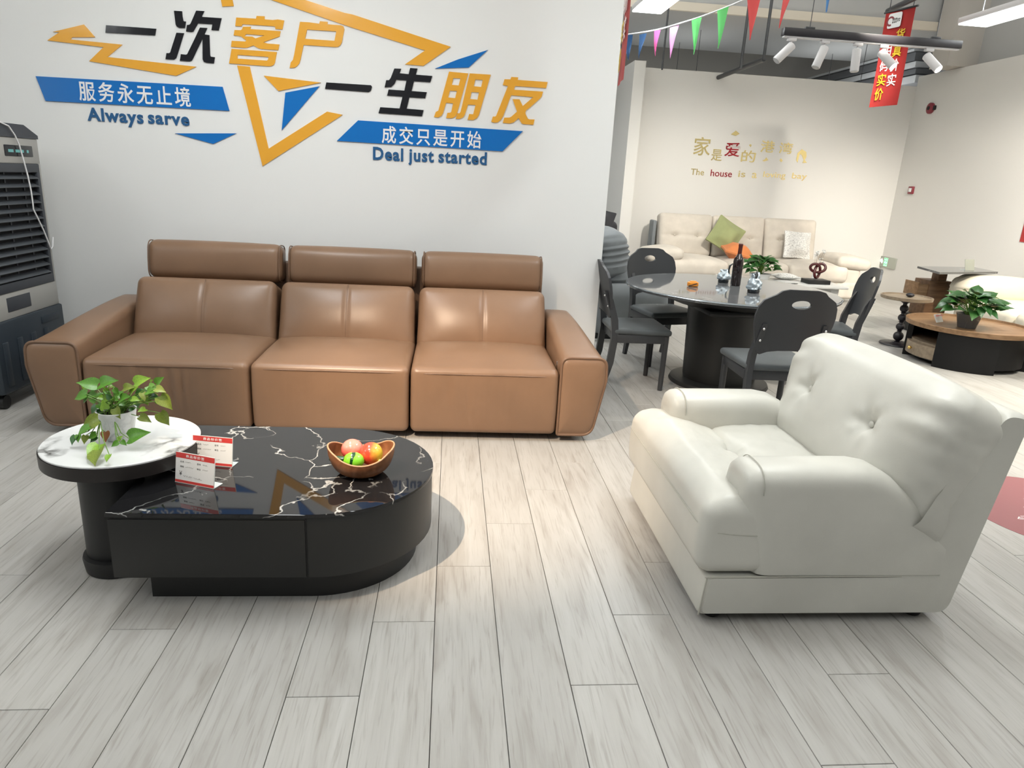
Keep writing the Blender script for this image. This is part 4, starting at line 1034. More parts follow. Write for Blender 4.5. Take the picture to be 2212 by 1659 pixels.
def bush(root, n, R, H, base, kinds, seed, ln=(.08, .13), stem_mat='stem_green', flat=.75):
    rr = random.Random(seed); st = B()
    for k in range(n):
        a = 2 * PI * k * .381966; t = (k + .5) / n; el = 1.25 * (1 - t) + .12 * rr.random() - .35 * (t > .85)
        rad = R * (.35 + .65 * math.sqrt(t)) * rr.uniform(.8, 1.1)
        e = Vector((rad * math.cos(a) * math.cos(el * .9), rad * math.sin(a) * flat * math.cos(el * .9), base + H * (.35 + .65 * math.sin(max(.05, el))) * rr.uniform(.75, 1.05)))
        d = Vector((math.cos(a), math.sin(a) * flat, rr.uniform(-.55, .45) + .5 * (1 - t))).normalized(); L_ = rr.uniform(*ln)
        put_leaf(root, Vector(root.location) + e, Vector(root.location) + e + d * L_, (rr.uniform(-.3, .3), -.35, .9), rr.choice(kinds), root.location)
        st.tube([(0, 0, base * .9), (e.x * .35, e.y * .35, base + (e.z - base) * .75), e], .003, 5)
    st.to('stem', stem_mat, root)
bush(pp, 60, .19, .22, .06, ('dark', 'deep', 'deep'), 8, (.08, .12))
bx_ = Vector((4.48, 8.15, .4105))
bb = B(); bb.bx((-.14, -.10, 0), (.14, .10, .05), .004); o = bb.to('black_tray', 'black_paint'); o.location = bx_; tag(o, 'flat black box under the red knot ornament on the white coffee table', 'box')
kn = B(); pts = []
for k in range(90):
    t = 2 * PI * k / 90; pts.append(((math.sin(t) + 2 * math.sin(2 * t)) * .033, -math.sin(3 * t) * .022, .125 + (math.cos(t) - 2 * math.cos(2 * t)) * .033))
kn.tube(pts, .017, 10, closed=True); o = kn.to('knot_ornament', 'lacquer_red', smooth=70); o.location = bx_ + Vector((.0, 0, .045)); tag(o, 'dark red twisted knot ornament on the black box', 'ornament')
sp = B(); rr = random.Random(2)
v0 = Vector((4.60, 8.42, .4105)); vs = thing('dried_flowers', 'thin sprig of pale dried flowers in a small vase behind the knot ornament', 'flowers', v0)
b = B(); b.lathe([(.025, 0), (.035, .05), (.018, .11), (.022, .12)], (0, 0, 0), 16); b.to('vase', 'vase_white', vs)
fl = B()
for k in range(8):
    e = Vector((rr.uniform(-.10, .10), rr.uniform(-.03, .03), rr.uniform(.22, .42))); sp.tube([(0, 0, .11), e * .55 + Vector((0, 0, .03)), e], .0018, 5)
    for j in range(3): fl.ball(e + Vector((rr.uniform(-.02, .02), rr.uniform(-.01, .01), rr.uniform(-.02, .02))), .010, 8, 5)
sp.to('twig', 'oak_grey', vs); fl.to('blossom', 'vase_white', vs)
pl_ = B(); pl_.lathe([(.03, 0), (.10, .006), (.13, .014), (.125, .016), (.09, .009)], (0, 0, 0), 32); o = pl_.to('plate', 'vase_white'); o.location = (4.10, 8.10, .4105); tag(o, 'shallow white plate on the white coffee table', 'plate')
cushion('printed_mat', 'folded white line-printed cloth on the white coffee table', (4.22, 8.42, .449), (.34, .04, .26), RX(-90, 'X'), 'print_fabric', 10)

# ================================================================== GREY RECLINER BEHIND THE WALL END
gr = thing('grey_recliner', 'puffy grey fabric recliner behind the profile dining chair', 'recliner', (1.55, 6.85, 0))
def pleat(p, u, k=105, a=.011):
    x, y, z = p; w_ = a * .7 * math.sin(z * k + 5 * noise.noise(Vector((y * 4, z * 3, 7)))) + .008 * noise.noise(Vector((y * 14, z * 30, 2))); return (x + w_ * u[0], y * (1 + .02 * math.sin(z * k)), z)
b = B(); b.soft((.30, .80, .44), .12, (5, 12, 60), (.04, .02, .03), pleat, Matrix.Translation((-.02, 0, .80)) @ Matrix.Rotation(math.radians(-10), 4, 'Y')); b.to('head_cushion', 'grey_fabric', gr, smooth=60)
b = B(); b.soft((.26, .74, .26), .11, (5, 12, 36), (.05, .02, .02), pleat, Matrix.Translation((.10, 0, .57)) @ Matrix.Rotation(math.radians(-8), 4, 'Y')); b.to('lumbar_cushion', 'grey_fabric', gr, smooth=60)
b = B(); b.soft((.70, .62, .26), .08, (10, 10, 4), (.02, 0, .05), None, Matrix.Translation((.25, 0, .34))); b.to('seat', 'grey_fabric', gr, smooth=60)
for s in (-1, 1):
    b = B(); b.soft((.78, .20, .44), .09, (10, 4, 8), (.02, .01, .03), None, Matrix.Translation((.17, s * .40, .30))); b.to('armrest', 'grey_fabric', gr, smooth=60)
def wrk(p, u): return (p.x + .012 * noise.noise(Vector((p.y * 12, p.z * 5, 0))), p.y, p.z)
b = B(); b.soft((.22, .84, .86), .07, (4, 14, 14), (.0, 0, 0), wrk, Matrix.Translation((-.20, 0, .50)) @ Matrix.Rotation(math.radians(-6), 4, 'Y')); b.to('back_shell', 'grey_fabric', gr, smooth=60)
b = B(); b.bx((-.28, -.42, .012), (.50, .42, .07), .01); b.to('base', 'foot_black', gr)
b = B(); b.bx((-.30, -.44, 0), (.52, .44, .012), .0); b.to('plinth_board', 'vase_white', gr, smooth=0)
cushion('dark_cushion', 'dark patterned cushions propped on a seat behind the grey recliner', (1.92, 9.36, .93), (.5, .12, .44), RX(-16, 'X') @ RX(14, 'Y'), 'dark_fabric')
ds = thing('dark_armchair', 'dark upholstered chair half hidden behind the grey recliner', 'armchair', (1.9, 9.6, 0))
b = B(); b.soft((.9, .25, .9), .08, (6, 3, 6), (0, 0, 0), None, Matrix.Translation((0, .32, .5))); b.to('backrest', 'dark_fabric', ds, smooth=60)
b = B(); b.soft((.9, .6, .6), .08, (6, 5, 4), (0, 0, .03), None, Matrix.Translation((0, -.2, .36))); b.to('seat', 'dark_fabric', ds, smooth=60)
for x in (-.38, .38):
    for y in (-.42, .25): b = B(); b.lathe([(.025, 0), (.025, .08)], (x, y, 0), 10); b.to('leg', 'foot_black', ds)

# ================================================================== RIGHT SIDE: PEDESTAL TABLE, DRUM TABLE, IVORY SOFA
pt = thing('pedestal_side_table', 'small round side table with black turned pedestal near the side wall', 'side table', (4.67, 6.67, 0))
b = B(); b.lathe([(.225, .475), (.24, .48), (.243, .510), (.232, .511), (.228, .496)], (0, 0, 0), 48, cap1=False); b.lathe([(.2285, .496), (.001, .4965)], (0, 0, 0), 48, cap0=False, cap1=False); b.to('tray_top', 'oak_grey', pt, smooth=30)
prof = [(.165, 0), (.17, .006), (.165, .016), (.055, .024), (.05, .03)]
for zc, rr_ in ((.09, .05), (.19, .042), (.285, .042), (.38, .042)):
    hgt = .044 if zc > .12 else .056
    prof += [(.018, zc - hgt - .004), (.03, zc - hgt + .002), (.018, zc - hgt + .008)]
    prof += [(rr_ * math.sin(PI * (k + 1) / 8) ** .8, zc - hgt * .86 * math.cos(PI * (k + 1) / 8)) for k in range(7)]
prof += [(.02, .432), (.05, .45), (.06, .474)]
b = B(); b.lathe(prof, (0, 0, 0), 28); b.to('turned_pedestal', 'track_black', pt, smooth=50)
o = B().ball((0, 0, .022), .04, 18, 10, (1, 1, .55)).to('black_dish', 'track_black'); o.location = (4.71, 6.68, .4972); tag(o, 'small black rounded dish on the pedestal side table', 'dish')

def sector(b, a0, a1, r0, r1, z0, z1, n=None):
    n = n or max(4, int(abs(a1 - a0) / 5)); A = [math.radians(a0 + (a1 - a0) * k / n) for k in range(n + 1)]
    rows = [[(r0 * math.cos(a), r0 * math.sin(a), z0), (r1 * math.cos(a), r1 * math.sin(a), z0), (r1 * math.cos(a), r1 * math.sin(a), z1), (r0 * math.cos(a), r0 * math.sin(a), z1)] for a in A]
    b.grid(rows, close_v=True, cap0=True, cap1=True); return b
dm = thing('drum_coffee_table', 'round drum coffee table with wooden tray top and black body near the ivory sofa', 'coffee table', (4.88, 5.99, 0))
b = B(); b.lathe([(.505, .325), (.53, .33), (.535, .372), (.522, .373), (.518, .352)], (0, 0, 0), 72, cap1=False); b.lathe([(.5185, .352), (.001, .3525)], (0, 0, 0), 72, cap0=False, cap1=False); b.to('tray_top', 'walnut', dm, smooth=30)
sector(B(), 128, 150, .45, .50, 0, .324).to('panel', 'drum_black', dm)
sector(B(), 205, 262, .45, .505, 0, .324).to('panel', 'drum_black', dm)
sector(B(), 262, 318, .42, .47, .04, .324).to('panel', 'drum_black', dm)
sector(B(), 318, 330, .42, .50, 0, .324).to('panel', 'drum_black', dm)
sector(B(), 330, 488, .45, .50, 0, .324).to('panel', 'drum_black', dm)
b = B(); b.lathe([(.448, .165), (.448, .185)], (0, 0, 0), 48); b.to('shelf', 'oak_grey', dm, smooth=30)
b = B(); b.lathe([(.44, .03), (.44, .045)], (0, 0, 0), 48); b.to('bottom_board', 'black_paint', dm, smooth=30)
dr = sector(B(), 151, 204, .42, .485, .05, .164).to('drawer', 'oak_grey', dm)
b = B(); a = math.radians(172); b.ball((.505 * math.cos(a), .505 * math.sin(a), .108), .018, 14, 8); b.cyl((.48 * math.cos(a), .48 * math.sin(a), .108), (.50 * math.cos(a), .50 * math.sin(a), .108), .007, n=10); b.to('knob', 'brass', dr)
q = Vector((4.76, 5.88, .353))
p2 = thing('potted_pothos', 'dark green leafy plant in a grey stone pot on the drum coffee table', 'potted plant', q)
b = B(); b.lathe([(.072, 0), (.075, .004), (.105, .125), (.108, .13), (.10, .13), (.096, .11)], (0, 0, 0), 28, cap1=False); b.to('pot', 'grey_stone', p2)
b = B(); b.lathe([(.097, .108), (.02, .12)], (0, 0, 0), 20); b.to('soil', 'soil', p2)
bush(p2, 64, .24, .22, .10, ('deep', 'dark', 'deep'), 4, (.10, .15))
q = Vector((4.62, 6.08, .36)); pc = thing('price_card', 'small white price card lying against the plant on the drum coffee table', 'price card', q, .5)
b = B(); b.box((0, 0, .035), (.13, .003, .08), 0, rot=Matrix.Rotation(-.5, 3, 'X')); b.to('card', 'paper_white', pc, smooth=0)
b = B(); b.box((0, -.0025, .062), (.13, .001, .014), 0, rot=Matrix.Rotation(-.5, 3, 'X')); b.to('printed_band', 'paper_red', pc, smooth=0)

iv = thing('ivory_sofa', 'ivory leather sofa along the side wall at the right edge', 'sofa', (6.2, 6.2, 0))
def roll(p, u):
    x, y, z = p; e = sm(-.55, -1, u[0]); g = e * .012 * math.sin(math.atan2(z, y) * 11); return (x, y * (1 - .12 * e) + g * u[1], z * (1 - .12 * e) + g * u[2])
for yy in (7.12, 4.7):
    b = B(); b.soft((.98, .32, .29), .135, (22, 10, 10), (.02, 0, .015), roll, Matrix.Translation((6.00, yy, .55)) @ Matrix.Rotation(.03, 4, 'Y')); b.to('armrest', 'ivory_leather', iv, True, 60)
    b = B(); b.soft((.9, .28, .36), .06, (6, 3, 4), (0, 0, 0), None, Matrix.Translation((6.1, yy, .25))); b.to('arm_body', 'ivory_leather', iv, True, 60)
for k in range(3):
    yy = 6.66 - k * .74
    b = B(); b.soft((.86, .73, .24), .075, (10, 10, 3), (.02, 0, .04), None, Matrix.Translation((5.98, yy, .335))); b.to('seat', 'ivory_leather', iv, True, 60)
    b = B(); b.soft((.26, .74, .56), .1, (4, 10, 10), (.05, 0, .02), None, Matrix.Translation((6.48, yy, .68)) @ Matrix.Rotation(math.radians(12), 4, 'Y')); b.to('back_cushion', 'ivory_leather', iv, True, 60)
b = B(); b.bx((5.66, 4.6, .05), (6.7, 7.2, .22), .03); b.to('base', 'walnut_dark', iv, True)
for x in (5.75, 6.6):
    for y in (4.75, 7.1): b = B(); b.lathe([(.03, 0), (.03, .055)], (x, y, 0), 10); b.to('foot', 'foot_black', iv, True)

vt = thing('dressing_table', 'dark glass topped desk with an open walnut drawer behind the ivory sofa', 'desk', (5.5, 7.6, 0))
cs = [atz(1982, 575, .75), atz(2030, 588, .75), atz(2156, 587, .75), atz(2105, 577, .75)]
sc_ = 1.0
b = B(); b.prism([(p.x, p.y) for p in cs], lambda u, v: (u, v, .728), lambda u, v: (u, v, .75)); b.to('glass_top', 'grey_stone', vt, True, 20)
b = B(); b.bx((5.36, 7.32, .02), (5.62, 7.58, .60), .006); cb = b.to('cabinet', 'walnut_dark', vt, True)
b = B(); b.bx((5.46, 7.33, .60), (5.56, 7.45, .728), .004); b.to('support', 'walnut_dark', vt, True)
b = B()
b.bx((5.24, 7.33, .42), (5.255, 7.57, .575), .002); b.bx((5.255, 7.33, .43), (5.40, 7.342, .56)); b.bx((5.255, 7.558, .43), (5.40, 7.57, .56)); b.bx((5.255, 7.33, .42), (5.40, 7.57, .432))
b.to('drawer', 'walnut', vt, True)
b = B(); b.bx((5.30, 7.30, 0), (5.62, 7.60, .20), .004); b.to('plinth', 'black_paint', vt, True)
q = atz(2092, 583, .751); pc = thing('price_card', 'grey price card on the dark glass desk top', 'price card', (q.x, q.y, .7505), .2)
b = B(); b.box((0, 0, .055), (.13, .004, .12), 0, rot=Matrix.Rotation(-.25, 3, 'X')); b.to('card', 'exit_plate', pc, smooth=0)
b = B(); b.bx((-.065, -.01, 0), (.065, .05, .003)); b.to('foot', 'acrylic', pc, smooth=0)

# ================================================================== ON THE WALLS
def right_wall_quad(px):
    return [atx(x, y, RIGHT_X) for x, y in px]
ex = right_wall_quad([(1902, 552), (1938, 560), (1934, 581), (1899, 575)])
cy = sum(p.y for p in ex) / 4; cz = sum(p.z for p in ex) / 4; ey = (ex[0].y - ex[1].y); ez = (ex[0].z - ex[3].z)
es = thing('exit_sign', 'silver plate exit sign with lit green figure low on the side wall', 'exit sign', (RIGHT_X, cy, cz))
b = B(); b.bx((-.022, -ey / 2, -ez / 2), (0, ey / 2, ez / 2), .004); b.to('plate', 'exit_plate', es)
b = B(); b.bx((-.0235, -.02, -ez * .36), (-.0221, ey * .16, ez * .40)); lt = b.to('lit_panel', 'exit_green', es, smooth=0)
b = B()
for z in (-.03, .02, .055):
    b.bx((-.0241, -.005, z - .008), (-.0236, .012, z + .008)); b.bx((-.0241, ey * .16 - .03, z - .008), (-.0236, ey * .16 - .012, z + .008))
b.to('figure', 'exit_dark', lt, smooth=0)
b = B(); b.prism([(ey * .25, -.03), (ey * .42, .01), (ey * .30, .05), (ey * .22, .01)], lambda u, v: (-.0235, u, v), lambda u, v: (-.0222, u, v)); b.to('arrow', 'window_light', es, smooth=0)
sr = atx(2012, 234, RIGHT_X); al = thing('fire_siren', 'round dark red fire siren high on the side wall', 'alarm', (RIGHT_X, sr.y, sr.z))
b = B(); b.tube([(0, 0, 0), (-.03, 0, 0), (-.045, 0, 0)], [.075, .075, .05], 24); b.to('housing', 'alarm_red', al)
b = B(); b.tube([(-.04, 0, 0), (-.055, 0, 0)], [.03, .024], 16); b.to('horn', 'foot_black', al); b = B(); b.bx((-.03, -.105, -.03), (0, -.07, .03), .005); b.to('bracket', 'foot_black', al)
sr = atx(1970, 411, RIGHT_X); cb_ = thing('alarm_button', 'small square fire alarm call point on the side wall', 'alarm button', (RIGHT_X, sr.y, sr.z))
b = B(); b.bx((-.03, -.055, -.055), (0, .055, .055), .008); b.to('housing', 'alarm_red', cb_); b = B(); b.bx((-.033, -.03, -.025), (-.0301, .035, .03), .001); b.to('press_plate', 'paper_white', cb_)
q0, q1 = atx(2204, 470, RIGHT_X), atx(2203, 522, RIGHT_X)
b = B(); b.bx((RIGHT_X - .006, q1.y - .9, q1.z), (RIGHT_X, q1.y, q1.z + .55)); o = b.to('red_poster', 'banner_red', smooth=0, loc=(RIGHT_X, q1.y - .45, q1.z)); tag(o, 'red poster cut by the right edge on the side wall', 'poster')
q0 = aty(1358, 561, FAR_Y - .3); ol = thing('wall_outlet', 'small cream wall outlet left of the beige sofa', 'outlet', (2.70, FAR_Y, q0.z - .02))
b = B(); b.bx((-.043, -.01, -.043), (.043, 0, .043), .004); b.to('plate', 'outlet_white', ol); b = B(); b.bx((-.02, -.012, -.02), (.02, -.0101, .02)); b.to('socket', 'cooler_grey', ol, smooth=0)
# gold lettering
GG = 'gold mirror characters on the far wall'
def far_char(body, x0, y0, x1, y1, label, mat='gold_mirror', bold=.006):
    a, c = aty(x0, y0, FAR_Y), aty(x1, y1, FAR_Y); me = fit(text_mesh('gold_character', body, .2, .004, bold), abs(c.x - a.x), abs(a.z - c.z)); me.transform(basis((1, 0, 0), (0, 0, 1)))
    o = link_mesh('gold_character', me, mat); o.location = ((a.x + c.x) / 2, FAR_Y - .0042, (a.z + c.z) / 2); tag(o, label, 'wall letter', GG)
far_char('家', 1501, 295, 1532, 337, 'largest gold mirror character at the left end of the far wall slogan')
far_char('是', 1538, 322, 1558, 348, 'gold mirror second character of the far wall slogan, set low')
far_char('爱', 1568, 307, 1596, 339, 'dark red third character of the far wall slogan', 'red_mirror')
far_char('的', 1603, 324, 1630, 351, 'gold mirror fourth character of the far wall slogan, left of the harbour pair')
far_char('港', 1645, 303, 1671, 330, 'gold mirror fifth character of the far wall slogan, set high')
far_char('湾', 1685, 307, 1710, 333, 'gold mirror sixth character of the far wall slogan, before the curved ornament')
def far_shape(name, label, polys):
    wall_art(name, label, 'wall decoration', 'gold_mirror', polys, (1470, 270), 7.373, .004, GG, FAR_Y)
far_shape('gold_cloud', 'small gold cloud above the dark red character', [[(800, 150), (880, 90), (938, 140), (880, 172)]])
far_shape('gold_ornament', 'gold arched ornament at the right end of the far wall slogan', [[(1840, 560), (1860, 450), (1930, 385), (2000, 430), (2005, 500), (1975, 560), (2010, 600), (1940, 605), (1960, 560), (1930, 480), (1895, 460), (1860, 600)]])
far_shape('gold_heart', 'small gold heart above the fourth far wall character', [[(1090, 320), (1110, 305), (1132, 318), (1115, 352)]])
far_shape('gold_bird', 'small gold bird below the fifth far wall character', [[(1300, 570), (1345, 545), (1365, 515), (1395, 560), (1330, 580)]])
far_shape('gold_drop', 'small gold drop below the sixth far wall character', [[(1575, 560), (1600, 530), (1625, 570), (1600, 592)]])
for body, x0, x1, y0, y1 in (('The', 1493, 1520, 364, 379), ('house', 1536, 1580, 366, 383), ('is', 1596, 1609, 369, 383), ('a', 1625, 1634, 373, 385), ('loving', 1650, 1695, 370, 389), ('bay', 1712, 1741, 373, 391)):
    a, c = aty(x0, y0, FAR_Y), aty(x1, y1, FAR_Y); me = fit(text_mesh('gold_word', body, .1, .003, .004), c.x - a.x, a.z - c.z); me.transform(basis((1, 0, 0), (0, 0, 1)))
    o = link_mesh('gold_word', me, 'red_mirror' if body == 'house' else 'gold_mirror'); o.location = ((a.x + c.x) / 2, FAR_Y - .0032, (a.z + c.z) / 2); tag(o, 'mirror word %s in the English caption on the far wall' % body, 'wall lettering', 'English caption words on the far wall')

# ================================================================== FLOOR DECAL
fd = thing('floor_decal', 'round dark red floor sticker with a yellow text strip behind the armchair', 'floor sticker', (3.05, 2.86, .0002))
b = B(); b.lathe([(.45, 0), (.45, .0008)], (0, 0, 0), 64); b.to('disc', 'decal_red', fd, smooth=0)
ar = math.radians(42)
mb = Matrix.Rotation(ar, 4, 'Z') @ Matrix.Translation((0, -.02, .0010))
me = curve_mesh('yellow_strip', [[(-.40, -.055), (.36, -.055), (.36, .055), (-.40, .055)]], .0001); o = place('yellow_strip', me, 'decal_yellow', mb, fd)
rr = random.Random(9)
def strokes(name, mat, x0, x1, yc, hh, z, par):
    b = B(); x = x0
    while x < x1:
        for k in range(5):
            a0 = rr.choice((0, PI / 2, .9, -.8)); ll = hh * rr.uniform(.3, .6); c_ = Vector((x + rr.uniform(0, hh * .7), yc + rr.uniform(-hh, hh) * .35, 0)); d_ = Vector((math.cos(a0), math.sin(a0), 0)) * ll / 2; n_ = Vector((-d_.y, d_.x, 0)).normalized() * hh * .045
            b.face([c_ - d_ - n_, c_ + d_ - n_, c_ + d_ + n_, c_ - d_ + n_])
        x += hh * 1.05
    b.bm.transform(Matrix.Rotation(ar, 4, 'Z') @ Matrix.Translation((0, 0, z))); b.to(name, mat, par, smooth=0)['kind'] = 'stuff'
strokes('strip_print', 'ink', -.36, .3, -.02, .075, .0013, o); strokes('white_print', 'decal_white', -.26, .2, .12, .06, .0011, fd)
me = curve_mesh('grey_mark', [[(.09 * math.cos(2 * PI * k / 24), .05 * math.sin(2 * PI * k / 24)) for k in range(24)]], .0001); place('grey_mark', me, 'decal_grey', Matrix.Rotation(ar, 4, 'Z') @ Matrix.Translation((-.08, -.17, .0011)), fd)

# ================================================================== CEILING LAMPS
CEIL = 4.5
def panel_lamp(x, y, label, kd=1., ku=1., z=3.0):
    t = thing('ceiling_panel_lamp', label, 'ceiling lamp', (x, y, z), 0, 'hanging LED panels')
    b = B(); b.bx((-.145, -.605, .012), (.145, .605, .06), .006); b.to('housing', 'lamp_white', t)
    b = B(); b.bx((-.138, -.598, 0), (.138, .598, .0118), .003); b.to('diffuser', 'panel_glow', t)
    for yy in (-.5, .5):
        b = B(); b.cyl((0, yy, .06), (0, yy, (CEIL if y < 9.9 else 3.7) - z), .004, n=6); b.to('suspension_wire', 'steel_dark', t)
    area_light('panel_light', (0, 0, -.004), .27, 1.19, TUBE_W * kd, (.945, .985, 1.), t)
    u = area_light('ceiling_fill', (0, 0, .066), .24, 1.15, UP_W * ku, (.945, .985, 1.), t); u.rotation_euler = (PI, 0, 0)  # added upward fill that lifts the ceiling, no part of the lamp
    return t
panel_lamp(1.77, 6.46, 'bright white hanging LED panel above the green pennants')
panel_lamp(4.685, 6.0, 'bright white hanging LED panel at the upper right corner')
for x, y, w_, kd, ku, z in ((1.77, 3.05, 'over the gap between sofa and armchair', 1.3, 1, 3.), (1.77, -.3, 'behind the viewer on the right', .35, .5, 3.), (4.685, 2.6, 'to the right of the armchair', .8, 1, 3.), (4.685, -.7, 'far behind the armchair', .4, .6, 3.), (-1.14, 3.05, 'over the brown sofa', 1.5, 1, 3.), (-1.14, -.3, 'behind the viewer on the left', .4, .5, 3.), (-4.05, 1.1, 'left of the air cooler', .8, .8, 3.), (-.2, 8.1, 'behind the slogan wall', 2.4, 1.2, 3.), (-.2, 11.2, 'far behind the slogan wall', 1, .6, 2.7),  # those behind the slogan wall are added to light the partition end
                         (3.6, 11.5, 'behind the gold lettering partition', .8, .05, 2.6), (6.2, 11.5, 'behind the corner of the far partition', .8, .10, 2.6)):  # both added behind the partition to brighten soffit and ducts
    panel_lamp(x, y, 'hanging LED panel added out of view ' + w_, kd, ku, z)  # unseen panels, added to supply most of the room light

def spot_head(parent, x, aim, lit, off=Vector((0, 0, 0))):
    """one track spotlight under the rail, local to parent"""
    base = Vector((x, 0, -.045)) + off
    b = B(); b.bx((x - .035, -.018, -.062), (x + .035, .018, -.04), .003); b.cyl(base, base + Vector((0, 0, -.05)), .007, n=8)
    ad = b.to('adapter', 'lamp_white', parent)
    d = Vector(aim).normalized(); c = base + Vector((0, 0, -.06)); p0 = c - d * .02; p1 = c + d * .15
    b = B(); b.tube([p0, p0 + d * .004, p1 - d * .003, p1], [.03, .034, .034, .032], 24); bd = b.to('spot_body', 'lamp_white', parent, smooth=40)
    b = B(); b.tube([p1 + d * .0002, p1 + d * .003], [.030, .029], 24); b.to('lens', 'spot_glow' if lit else 'spot_off', bd, smooth=40)
    return p1 + d * .012
a, c = aty(1690, 75, 5.9), aty(2075, 92, 5.9); zc = (a.z + c.z) / 2; ln = c.x - a.x
tr = thing('track_light', 'black ceiling track with five white spotlights in front of the red banner', 'track light', ((a.x + c.x) / 2, 5.9, zc))
b = B(); b.bx((-ln / 2, -.03, -.028), (ln / 2, .03, .03), .003); rail = b.to('rail', 'track_black', tr)
b = B(); b.bx((-ln / 2 + .01, -.02, -.04), (ln / 2 - .01, .02, -.0282), .002); b.to('busbar', 'lamp_white', rail)
for x in (-ln / 2 + .22, ln / 2 - .22):
    b = B(); b.bx((x - .04, -.012, .03), (x + .04, .012, .05), .004); b.cyl((x, 0, .05), (x, 0, CEIL - zc), .003, n=6); b.to('hanger', 'steel_dark', tr)
for k, (fx, aim, lit) in enumerate(((.055, (-.72, .0, -.75), 0), (.24, (-.35, -.1, -.93), 0), (.425, (.0, -.1, -.99), 0), (.57, (.42, -.62, -.72), 1), (.83, (.36, -.68, -.72), 1))):
    tip = spot_head(tr, -ln / 2 + ln * fx, aim, lit)
    if lit:
        wp = Vector(tr.location) + tip
        spot_light('track_spot', wp, wp + Vector(aim), FAR_SPOT_W * .25, 75, (1, .93, .80), .6, .03, tr)
# the second track, over the seating group (its spot makes the hard shadow of the coffee table)
S1 = Vector((-1.02, 1.40, 2.78))
tr2 = thing('track_light', 'black ceiling track with spotlights out of view over the brown sofa', 'track light', (-.3, 1.34, 2.95))
b = B(); b.bx((-1.0, -.03, -.028), (1.0, .03, .03), .003); b.to('rail', 'track_black', tr2)
for x in (-.8, .8):
    b = B(); b.cyl((x, 0, .03), (x, 0, CEIL - 2.95), .003, n=6); b.to('hanger', 'steel_dark', tr2)
for x, tgt, wt, dg in ((-.74, Vector((.06, 3.42, .10)), SPOT_W, 50), (.74, Vector((.05, 3.9, .3)), SPOT_W * .0, 50)):
    aim = tgt - Vector((-.3 + x, 1.34, 2.85)); tip = spot_head(tr2, x, aim, wt > 0)
    if wt: spot_light('track_spot', Vector(tr2.location) + tip, tgt, wt, dg, (1, .78, .57), .9, .018, tr2)
# third track, unseen and added, washes the beige sofa and the gold lettering
tr3 = thing('track_light', 'black ceiling track with spotlights added out of view, washing the far wall', 'track light', (4.4, 5.2, 3.45))
b = B(); b.bx((-1.3, -.03, -.028), (1.3, .03, .03), .003); b.to('rail', 'track_black', tr3)
for x in (-1, 1):
    b = B(); b.cyl((x, 0, .03), (x, 0, CEIL - 3.45), .003, n=6); b.to('hanger', 'steel_dark', tr3)
for x, tgt in ((-.9, (3.3, 10.3, .55)), (.4, (5.0, 10.3, .55)), (1.2, (6.6, 9.2, .8))):
    aim = Vector(tgt) - (Vector(tr3.location) + Vector((x, 0, -.1))); tip = spot_head(tr3, x, aim, True)
    spot_light('track_spot', Vector(tr3.location) + tip, tgt, FAR_SPOT_W, 52, (1, .93, .82), 1., .03, tr3)
tr4 = thing('track_light', 'black ceiling track with spotlights added out of view over the ivory sofa', 'track light', (5.5, 4.6, 3.3))  # fourth track, unseen, added to brighten the right side
b = B(); b.bx((-.9, -.03, -.028), (.9, .03, .03), .003); b.to('rail', 'track_black', tr4)
for x in (-.7, .7):
    b = B(); b.cyl((x, 0, .03), (x, 0, CEIL - 3.3), .003, n=6); b.to('hanger', 'steel_dark', tr4)
for x, tgt in ((.3, (6.0, 6.6, .4)), (-.5, (3.6, 4.6, .0))):
    aim = Vector(tgt) - (Vector(tr4.location) + Vector((x, 0, -.1))); tip = spot_head(tr4, x, aim, True)
    spot_light('track_spot', Vector(tr4.location) + tip, tgt, FAR_SPOT_W * .7, 70, (1, .92, .78), .7, .03, tr4)

